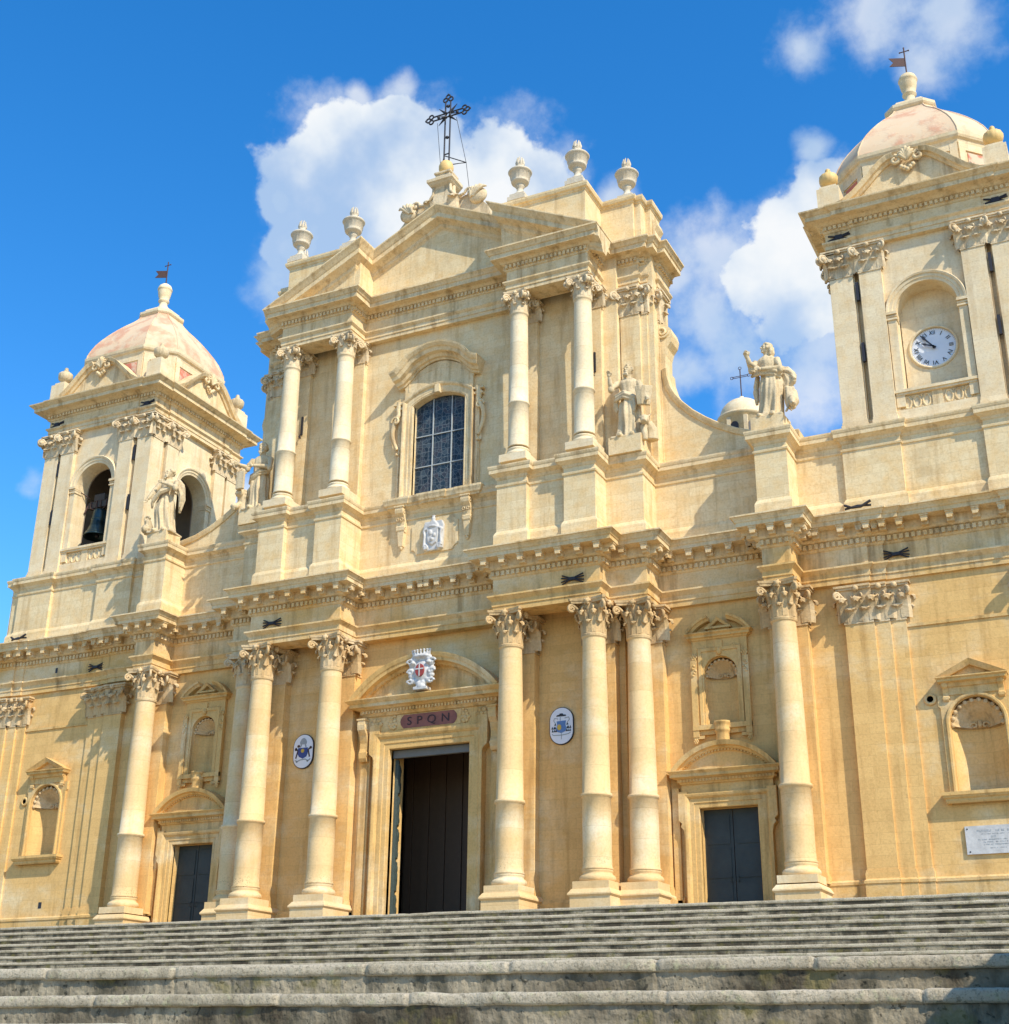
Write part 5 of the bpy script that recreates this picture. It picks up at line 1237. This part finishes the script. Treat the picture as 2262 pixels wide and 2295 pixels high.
b.ball((-.07, -.18, .02), (.08, .05, .1), 8, 6); b.ball((.09, -.18, -.1), (.07, .05, .08), 8, 6); b.ball((0, -.18, -.25), (.08, .05, .07), 8, 6)
o = b.build('coat_of_arms', 'marble', None, (0, .86, 14.04)); remesh(o, .022, 1); tag(o, 'white marble coat of arms with a mitre on the panel under the great window', 'coat of arms')
b = B()
b.ball((0, 0, 0), (.34, .16, .56), 18, 12)
for k in range(14):
    a = 2*PI*k/14; r1, r2 = .42, .62
    b.ball((r1*math.cos(a), -.04, .05+r2*math.sin(a)), (.13, .11, .14), 8, 6)
for s_ in (1, -1):
    for zc, r in ((.40, .16), (-.05, .14), (-.50, .13)): b.tube([(s_*(.40+r*(1-.08*i)*math.cos(i*.75)), -.10, zc+r*(1-.08*i)*math.sin(i*.75)) for i in range(9)], .055, 6)
    b.ball((s_*.30, -.12, .36), (.10, .1, .09), 8, 6)
b.tube([(-.36, -.02, .60), (-.2, -.12, .66), (0, -.15, .67), (.2, -.12, .66), (.36, -.02, .60)], .085, 7)
for k in range(7):
    a = -.9+k*.3; b.tube([(.36*math.sin(a), -.12*math.cos(a), .66), (.44*math.sin(a), -.16*math.cos(a), .90)], [.06, .03], 6); b.ball((.44*math.sin(a), -.16*math.cos(a), .93), .05, 6, 5)
b.ball((0, -.04, -.68), (.2, .15, .18), 10, 8); b.box(-.26, .26, -.16, .2, -.86, -.72)
o = b.build('coat_of_arms', 'marble', None, (-.02, .34, 8.66)); [setattr(v, 'co', Vector((v.co.x*1.04, v.co.y, v.co.z*.80))) for v in o.data.vertices]; remesh(o, .022, 0); tag(o, 'white crowned coat of arms with a red oval and white cross above the main door', 'coat of arms')
q = B(); q.prism(disc(0, .0, .17, .23, 28), -.21, -.08); q.build('oval_shield', 'red', o)
q = B(); q.box(-.02, .02, -.225, -.19, -.22, .22); q.box(-.165, .165, -.226, -.19, .02, .06); q.build('shield_cross', 'marble', o)

# ------------------------------------------------------------------ statues
def figure(seed, arms, head_turn=0, tilt=0, sway=.03, knee=-1, hair=1, beard=0, drapes=(), extra=None):
    """robed figure, height 1, feet at z=0, facing -y; built as overlapping closed volumes, fused afterwards"""
    rnd = random.Random(seed); b = B()
    L = [(0, .155, .125), (.03, .165, .135), (.12, .150, .125), (.25, .145, .120), (.36, .150, .122), (.46, .142, .115), (.52, .128, .104), (.58, .112, .092), (.64, .118, .094), (.70, .130, .098), (.75, .138, .094), (.79, .128, .080), (.815, .090, .062), (.835, .05, .048)]
    def prof(z):
        for a, c in zip(L[:-1], L[1:]):
            if a[0] <= z <= c[0]:
                t = (z-a[0])/(c[0]-a[0]); return a[1]+(c[1]-a[1])*t, a[2]+(c[2]-a[2])*t
        return L[-1][1:]
    cx = lambda z: sway*math.sin(PI*z*1.15)
    ph = [rnd.random()*6 for _ in range(5)]; nz_, na = 64, 96; vs = []
    for i in range(nz_+1):
        z = .835*i/nz_; rx, ry = prof(z)
        A = .20*max(0, 1-z/.62)**.6+.03
        for j in range(na):
            a = 2*PI*j/na; f = math.sin(8*a+ph[0]-knee*7*z+.9*math.sin(5*z+a))*.6+math.sin(15*a+ph[1]-knee*9*z)*.34+math.sin(5*a+ph[2]+6*z)*.35
            f = f if f > 0 else f*1.3
            r = 1+A*f
            ka = -PI/2+knee*.45     # the bent leg presses through the cloth
            dk = math.atan2(math.sin(a-ka), math.cos(a-ka)); kb = .42*math.exp(-(dk/.42)**2)*math.exp(-((z-.30)/.13)**2)
            r = r*(1-.5*kb*A*4)+kb
            if z > .5: # diagonal creases of the tunic
                r += .035*math.sin(38*z+3*math.cos(a+ph[3]))*(1 if z < .78 else 0)
            vs.append((cx(z)+rx*.90*r*math.cos(a), ry*.95*r*math.sin(a), z))
    b.add(vs, [(i*na+j, i*na+(j+1) % na, (i+1)*na+(j+1) % na, (i+1)*na+j) for i in range(nz_) for j in range(na)]+[tuple(range(na))[::-1], tuple(nz_*na+j for j in range(na))], True)
    x0 = cx(.8)
    b.tube([(x0, .0, .79), (x0+.006*head_turn, -.006, .835), (x0+.01*head_turn, -.012, .885)], [.052, .040, .038], 10)
    hd = B(); hc = (0, 0, 0)
    hd.ball((0, 0, .0), (.050, .060, .070), 16, 12); hd.ball((0, -.020, -.030), (.038, .040, .042), 12, 8)      # skull, jaw
    hd.tube([(0, -.055, .014), (0, -.072, -.012), (0, -.060, -.016)], [.008, .013, .009], 6)                    # nose
    hd.tube([(-.034, -.050, .018), (0, -.060, .020), (.034, -.050, .018)], [.008, .009, .008], 6)               # brow
    for s_ in (1, -1):
        hd.ball((s_*.020, -.049, .006), (.010, .008, .007), 8, 5); hd.ball((s_*.050, .0, -.004), (.008, .014, .02), 8, 5); hd.ball((s_*.026, -.044, -.018), (.014, .012, .014), 8, 5)
    hd.tube([(-.016, -.056, -.034), (0, -.061, -.033), (.016, -.056, -.034)], [.005, .007, .005], 6); hd.ball((0, -.050, -.056), (.018, .014, .014), 8, 6)
    for k in range(46 if hair else 20):
        th, fz = rnd.random()*2*PI, rnd.random()
        y = math.sin(th); 
        if y < -.35 and fz < .62: continue
        hd.ball((.052*math.cos(th)*math.sqrt(1-(fz*.9)**2), .006+.060*y*math.sqrt(1-(fz*.9)**2), .075*fz-.015*(hair > 1)), .016+.010*rnd.random(), 7, 5)
    if hair > 1:
        for s_ in (1, -1):
            hd.tube([(s_*.045, .03, 0), (s_*.055, .035, -.05), (s_*.05, .03, -.10)], [.024, .026, .014], 7)
        hd.tube([(0, .055, .01), (.01, .066, -.06), (.0, .05, -.13)], [.04, .038, .02], 8)
    if beard:
        for k in range(16): hd.ball((rnd.uniform(-.03, .03), -.048+rnd.uniform(-.012, .01), -.045-rnd.random()*.055), .015, 7, 5)
    b.join(hd, Matrix.Translation((x0+.012*head_turn, -.02, .928)) @ Matrix.Rotation(-.9*head_turn, 4, 'Z') @ Matrix.Rotation(tilt, 4, 'X'))
    for pts, fl in arms:
        sh, el, wr = [Vector(p) for p in pts]
        q = [sh, sh.lerp(el, .4), el, el.lerp(wr, .45), wr]
        b.tube(q, [.044, .042, .038, .031, .023] if fl else [.034, .032, .028, .025, .020], 10)
        if fl: b.ball(tuple(el+Vector((0, 0, -.015))), (.040, .040, .050), 10, 7)
        d = (wr-el).normalized(); side = d.cross(Vector((0, 1, .2))).normalized(); pal = wr+d*.028
        b.ball(tuple(pal), (.024, .022, .026), 10, 7)
        for k in range(4):
            o = side*(-.018+.012*k); p0 = pal+o+d*.01; ln = (.040, .048, .046, .036)[k]
            b.tube([tuple(p0), tuple(p0+d*ln*.6+Vector((0, -.006, 0))), tuple(p0+d*ln+Vector((0, -.020, 0)))], [.0085, .008, .006], 6)
        b.tube([tuple(pal-side*.015), tuple(pal-side*.036+d*.014), tuple(pal-side*.036+d*.036)], [.010, .009, .007], 6)
    for pts, r in drapes:
        for q, (ox, oz) in enumerate(((0, .62), (.25, 0), (-.15, -.62))):
            b.tube([(p[0]+ox*r[min(i, len(r)-1)], p[1]+.012*(q != 1), p[2]+oz*r[min(i, len(r)-1)]) for i, p in enumerate(pts)], [v*.46 for v in r], 7)
    for s_ in (1, -1): b.tube([(s_*.06, -.06, .02), (s_*.075, -.15, .022), (s_*.08, -.19, .014)], [.034, .032, .022], 8)
    b.box(-.19, .19, -.16, .16, -.02, .012)
    if extra: extra(b)
    return b
def statue(name, loc, H, rot, label, plinth, attr=None, **kw):
    f = figure(**kw); o = f.build(name, 'statue', None)
    for v in o.data.vertices: v.co *= H
    remesh(o, .020, 0); o.location = loc; o.rotation_euler = (0, 0, rot)
    tag(o, label, 'statue', 'saints standing on the pedestals of the front')
    p = B(); a, c, h = plinth; p.box(-a, a, -c, c, -h, 0); q = p.build('plinth', 'trim', o); q.rotation_euler = (0, 0, -rot)
    if attr:
        nm, bb, vx = attr; g = bb.build(nm, 'statue', o)
        for v in g.data.vertices: v.co *= H
        if vx: remesh(g, vx, 1)
    return o
# evangelist with praying hand raised and an eagle at the right foot
e = B()
e.tube([(.20, .02, .40), (.25, .03, .30), (.27, .0, .18), (.26, -.03, .10)], [.03, .085, .085, .05], 10)
for k in range(9):
    for j in range(3): e.ball((.24+.03*j, -.06+.02*j, .34-.03*k), (.022, .02, .028), 6, 4)
e.tube([(.29, -.06, .20), (.31, -.12, .14), (.33, -.16, .09)], [.045, .045, .03], 8); e.ball((.33, -.16, .08), (.04, .05, .04), 8, 6); e.tube([(.34, -.19, .08), (.35, -.24, .055)], [.018, .005], 6)
for s_ in (0, 1): e.tube([(.25+.05*s_, -.08, .10), (.24+.06*s_, -.12, .03), (.24+.06*s_, -.16, .0)], .016, 5)
statue('statue', (12.88, .95, 16.12), 2.95, R(-4), 'stone evangelist raising a hand, with an eagle, on the pedestal nearest the clock tower', (.56, .50, .56), ('eagle', e, .03),
    seed=5, sway=.035, knee=.5, hair=2, head_turn=.95, tilt=-.12,
    arms=[(((-.12, -.02, .77), (-.15, -.11, .66), (-.165, -.18, .76)), 1), (((.13, -.02, .76), (.18, -.07, .61), (-.01, -.16, .605)), 1), (((-.10, -.12, .68), (-.14, -.18, .70), (-.155, -.195, .775)), 0)],
    drapes=[([(-.17, -.06, .62), (-.03, -.13, .60), (.12, -.10, .57), (.17, -.03, .54)], [.04, .05, .05, .04]), ([(.14, .0, .62), (.24, .02, .59), (.30, .03, .52), (.31, .03, .44)], [.05, .065, .06, .03]), ([(.18, .03, .58), (.24, .05, .48), (.25, .05, .36)], [.07, .08, .05]), ([(.27, .02, .54), (.31, .0, .47), (.27, .02, .42)], [.045, .05, .03]), ([(.08, .03, .70), (.17, .04, .60), (.21, .04, .46), (.19, .03, .34)], [.06, .09, .10, .06]), ([(-.12, .0, .60), (-.16, .02, .45), (-.15, .02, .28)], [.05, .06, .04])])
# evangelist with raised hand, open tablet and ox
e = B()
e.ball((.22, -.10, .20), (.055, .07, .065), 12, 8); e.tube([(.22, -.12, .20), (.23, -.19, .15), (.235, -.21, .12)], [.05, .042, .036], 9)
e.tube([(.17, -.10, .24), (.13, -.10, .27)], [.018, .006], 6); e.tube([(.27, -.10, .24), (.31, -.10, .27)], [.018, .006], 6); e.tube([(.22, -.02, .19), (.24, .06, .12), (.24, .08, .0)], [.07, .10, .10], 10)
e.tube([(.20, -.09, .12), (.22, -.12, .0), (.22, -.12, -.08)], [.045, .04, .035], 8)
statue('statue', (7.90, .62, 16.22), 2.95, R(6), 'stone evangelist lifting one hand beside an ox and open tablet, right of the upper columns', (.60, .50, .66), ('ox', e, .03),
    seed=9, sway=.03, knee=-.6, hair=1, beard=1, head_turn=.35, tilt=-.12,
    arms=[(((-.12, -.02, .77), (-.185, -.10, .68), (-.19, -.15, .80)), 1), (((.13, -.02, .76), (.20, -.04, .60), (.27, -.16, .46)), 1)],
    drapes=[([(-.15, -.07, .55), (-.02, -.13, .57), (.11, -.11, .51), (.14, -.07, .46)], [.05, .055, .045, .03]), ([(-.14, -.06, .55), (-.155, -.03, .47), (-.13, -.03, .40)], [.05, .055, .03]), ([(.09, -.11, .50), (.10, -.12, .40), (.09, -.12, .32)], [.04, .05, .03])],
    extra=lambda b: (b.add([(.15, -.17, .38), (.22, -.18, .37), (.20, -.20, .62), (.13, -.19, .62), (.15, -.13, .38), (.22, -.14, .37), (.20, -.16, .62), (.13, -.15, .62)], [(0,1,2,3),(7,6,5,4),(0,4,5,1),(1,5,6,2),(2,6,7,3),(3,7,4,0)]),
                     b.add([(.20, -.18, .37), (.29, -.12, .38), (.34, -.14, .62), (.22, -.20, .62), (.20, -.14, .37), (.29, -.08, .38), (.34, -.10, .62), (.22, -.16, .62)], [(0,1,2,3),(7,6,5,4),(0,4,5,1),(1,5,6,2),(2,6,7,3),(3,7,4,0)])))
# evangelist by the bell tower, cloak over the shoulder, scroll and small cherub head
e = B()
for i in range(2): e.tube([(-.24+.05*(1-.08*k)*math.cos(k*.8), -.10, .22+.05*(1-.08*k)*math.sin(k*.8)) for k in range(9)], .018, 6)
e.tube([(-.24, -.08, .20), (-.22, -.06, .10), (-.22, -.05, .0)], [.05, .06, .07], 8); e.ball((-.23, -.14, .055), (.05, .05, .055), 10, 8)
for k in range(9): e.ball((-.23+.05*math.cos(k*.7), -.13, .06+.055*math.sin(k*.7)), .02, 6, 4)
statue('statue', (-12.90, .85, 16.10), 2.95, R(8), 'stone evangelist with a cloak over his shoulder, standing in front of the bell tower', (.50, .45, .54), ('lion', e, .028),
    seed=14, sway=-.03, knee=-.5, hair=1, beard=1, head_turn=-.6*-1, tilt=-.1,
    arms=[(((-.12, -.04, .77), (-.17, -.12, .62), (-.22, -.17, .50)), 1), (((.13, -.02, .77), (.18, -.12, .66), (.02, -.17, .72)), 1)],
    drapes=[([(.14, .0, .79), (.21, .0, .68), (.22, .02, .50), (.20, .02, .34)], [.05, .075, .075, .04]), ([(.16, -.06, .72), (.22, -.04, .56), (.21, -.02, .38)], [.04, .05, .03]), ([(.10, -.12, .66), (-.04, -.16, .60), (-.17, -.13, .48), (-.18, -.10, .40)], [.035, .045, .05, .03])])
# evangelist in shadow at the left end of the upper storey, tablet and lion
e = B()
e.tube([(-.24, .02, .0), (-.25, .02, .14), (-.25, -.04, .24)], [.09, .09, .06], 9); e.ball((-.26, -.10, .26), (.055, .06, .055), 10, 8); e.tube([(-.265, -.13, .25), (-.27, -.17, .225)], [.035, .028], 8)
for k in range(8): e.ball((-.25+.065*math.cos(k*.8), -.05, .26+.065*math.sin(k*.8)), .028, 6, 4)
e.ball((-.30, -.14, .05), (.06, .06, .05), 8, 6); e.tube([(-.27, -.06, .12), (-.30, -.12, .04), (-.31, -.17, .0)], [.04, .032, .03], 8)
statue('statue', (-7.98, .66, 16.22), 2.95, R(10), 'shaded stone evangelist with tablet, half hidden behind the leftmost upper column', (.60, .50, .66), ('lion', e, .03),
    seed=21, sway=-.02, knee=.4, hair=1, beard=1, head_turn=.2, tilt=.08,
    arms=[(((-.13, -.03, .76), (-.16, -.12, .62), (-.24, -.19, .64)), 1), (((.13, -.03, .76), (.17, -.12, .60), (-.04, -.19, .61)), 1)],
    drapes=[([(.14, -.05, .58), (.02, -.13, .54), (-.11, -.11, .47), (-.15, -.06, .42)], [.045, .05, .05, .03])],
    extra=lambda b: b.add([(-.28, -.20, .28), (-.16, -.22, .28), (-.16, -.22, .54), (-.28, -.20, .54), (-.28, -.15, .28), (-.16, -.17, .28), (-.16, -.17, .54), (-.28, -.15, .54)], [(0,1,2,3),(7,6,5,4),(0,4,5,1),(1,5,6,2),(2,6,7,3),(3,7,4,0)]))

# ------------------------------------------------------------------ steps and ground
st = empty('staircase', (0, -20, -3.4), 'wide flight of worn grey stone steps with darker mottled risers', 'stairs')
H_, T_ = .225, .42
def step(z, yn, depth, x0=-34, x1=44, dx=.3, near=None, worn=.01, seed=0):
    """one step: rounded nosing that overhangs a recessed riser; stones differ a little and the edge is worn"""
    rnd = random.Random(seed); xs = []; x = x0
    while x < x1:
        xs.append(x); x += (near[2] if near and near[0] < x < near[1] else dx)
    xs.append(x1)
    prof = [(depth, 0), (.10, 0), (.028, -.001), (.006, -.008), (0, -.024), (0, -.066), (.006, -.080), (.020, -.086), (.030, -.092), (.032, -.14), (.034, -.18), (.036, -H_-.02)]
    joints = []; q = x0
    while q < x1: joints.append(q); q += rnd.uniform(.9, 1.9)
    vs = []; k = len(prof); ji = 0; offs = [(rnd.gauss(0, worn*.55), rnd.gauss(0, worn*.5)) for _ in joints]
    for x in xs:
        while ji+1 < len(joints) and x >= joints[ji+1]: ji += 1
        oy, oz = offs[ji]; jd = min(abs(x-j) for j in (joints[ji], joints[min(ji+1, len(joints)-1)]))
        g = math.exp(-(jd/.016)**2)*.9 if near else 0
        w1 = noise.noise(Vector((x*1.3, z*7, 3.1)))*worn*1.2+noise.noise(Vector((x*5, z*7, 1.7)))*worn*.8+(noise.noise(Vector((x*17, z*9, 5.5)))*worn*.5 if near else 0)
        chip = max(0, noise.noise(Vector((x*2.1, z*11, 9.3)))-.45)*worn*9
        for i, (dy, dz) in enumerate(prof):
            edge = 1 if 1 < i < 8 else (.25 if i >= 8 else .4)
            n3 = (noise.noise(Vector((x*9, dy*30+z*5, dz*30)))*.6+(noise.noise(Vector((x*31, dy*60+z*5, dz*60)))*.6 if near else 0))*worn*(1 if 0 < i else 0)
            y = yn+dy+(oy+w1*.8+chip)*edge+g*.022*edge+n3 if i else yn+dy
            zz = z+dz+(oz+w1*.5-chip*.6)*(1 if i < 8 else .2)*(0 if i == 0 else 1)-g*.010*(1 if 0 < i < 7 else 0)+n3*.5
            vs.append((x, y, zz))
    b = B(); n_ = len(xs)
    for i in range(n_-1):
        pass
    top = [(i*k+t, (i+1)*k+t, (i+1)*k+t+1, i*k+t+1) for i in range(n_-1) for t in range(7)]
    low = [(i*k+t, (i+1)*k+t, (i+1)*k+t+1, i*k+t+1) for i in range(n_-1) for t in range(7, k-1)]
    b.add(vs, top, True, 0); f0 = len(b.f)
    b.f += low; b.sm += [False]*len(low); b.mi += [1]*len(low)
    return b.build('step', ['step', 'riser'], st, None)
Y0 = -3.42
for i in range(15):
    o = step(-H_*i, -T_*i, T_+.12 if i else 1.6, x0=-39, x1=39, dx=.16, worn=.009, seed=i)
    o.location = (5.15, 20+Y0, 3.4); o.rotation_euler = (0, 0, R(1.9))
YN, ZN = -30.96, -3.375
for i in range(10):
    o = step(ZN-.22*i, -.40*i, .52 if i else 5.0, x0=-44, x1=26, dx=.4, near=(-7, 6, .015) if i < 4 else None, worn=.008, seed=40+i)
    o.location = (18.55, 20+YN, 3.4); o.rotation_euler = (0, 0, R(4.3))
b = B(); b.box(-34, 44, -3.42+1.3, 1.2, -.3, -.012); o = b.build('church_terrace', 'pave', None); tag(o, None, None, None, 'structure')
b = B(); b.box(-34, 44, YN+2.5, Y0-T_*14+1.5, ZN-.3, ZN-.012); o = b.build('landing', 'pave', None); tag(o, None, None, None, 'structure')
b = B(); b.add([(-3000, -3000, -5.61), (3000, -3000, -5.61), (3000, 3000, -5.61), (-3000, 3000, -5.61)], [(0, 1, 2, 3)]); o = b.build('ground', 'pave', None); tag(o, None, None, None, 'structure')
# unseen block added beyond the right of the view to shade the near steps
b = B(); b.box(23.0, 24.2, -35.6, -31.0, -5.6, -2.35); b.sweep([(23.0, -31.0), (23.0, -35.6), (24.2, -35.6), (24.2, -31.0)], [(0, -2.5), (.05, -2.42), (.10, -2.38), (.10, -2.26), (-.5, -2.22)], cap=False)
o = b.build('shade_blocker', 'step', None); tag(o, 'unseen grey stone pier at the right end of the lower steps', 'blocker')
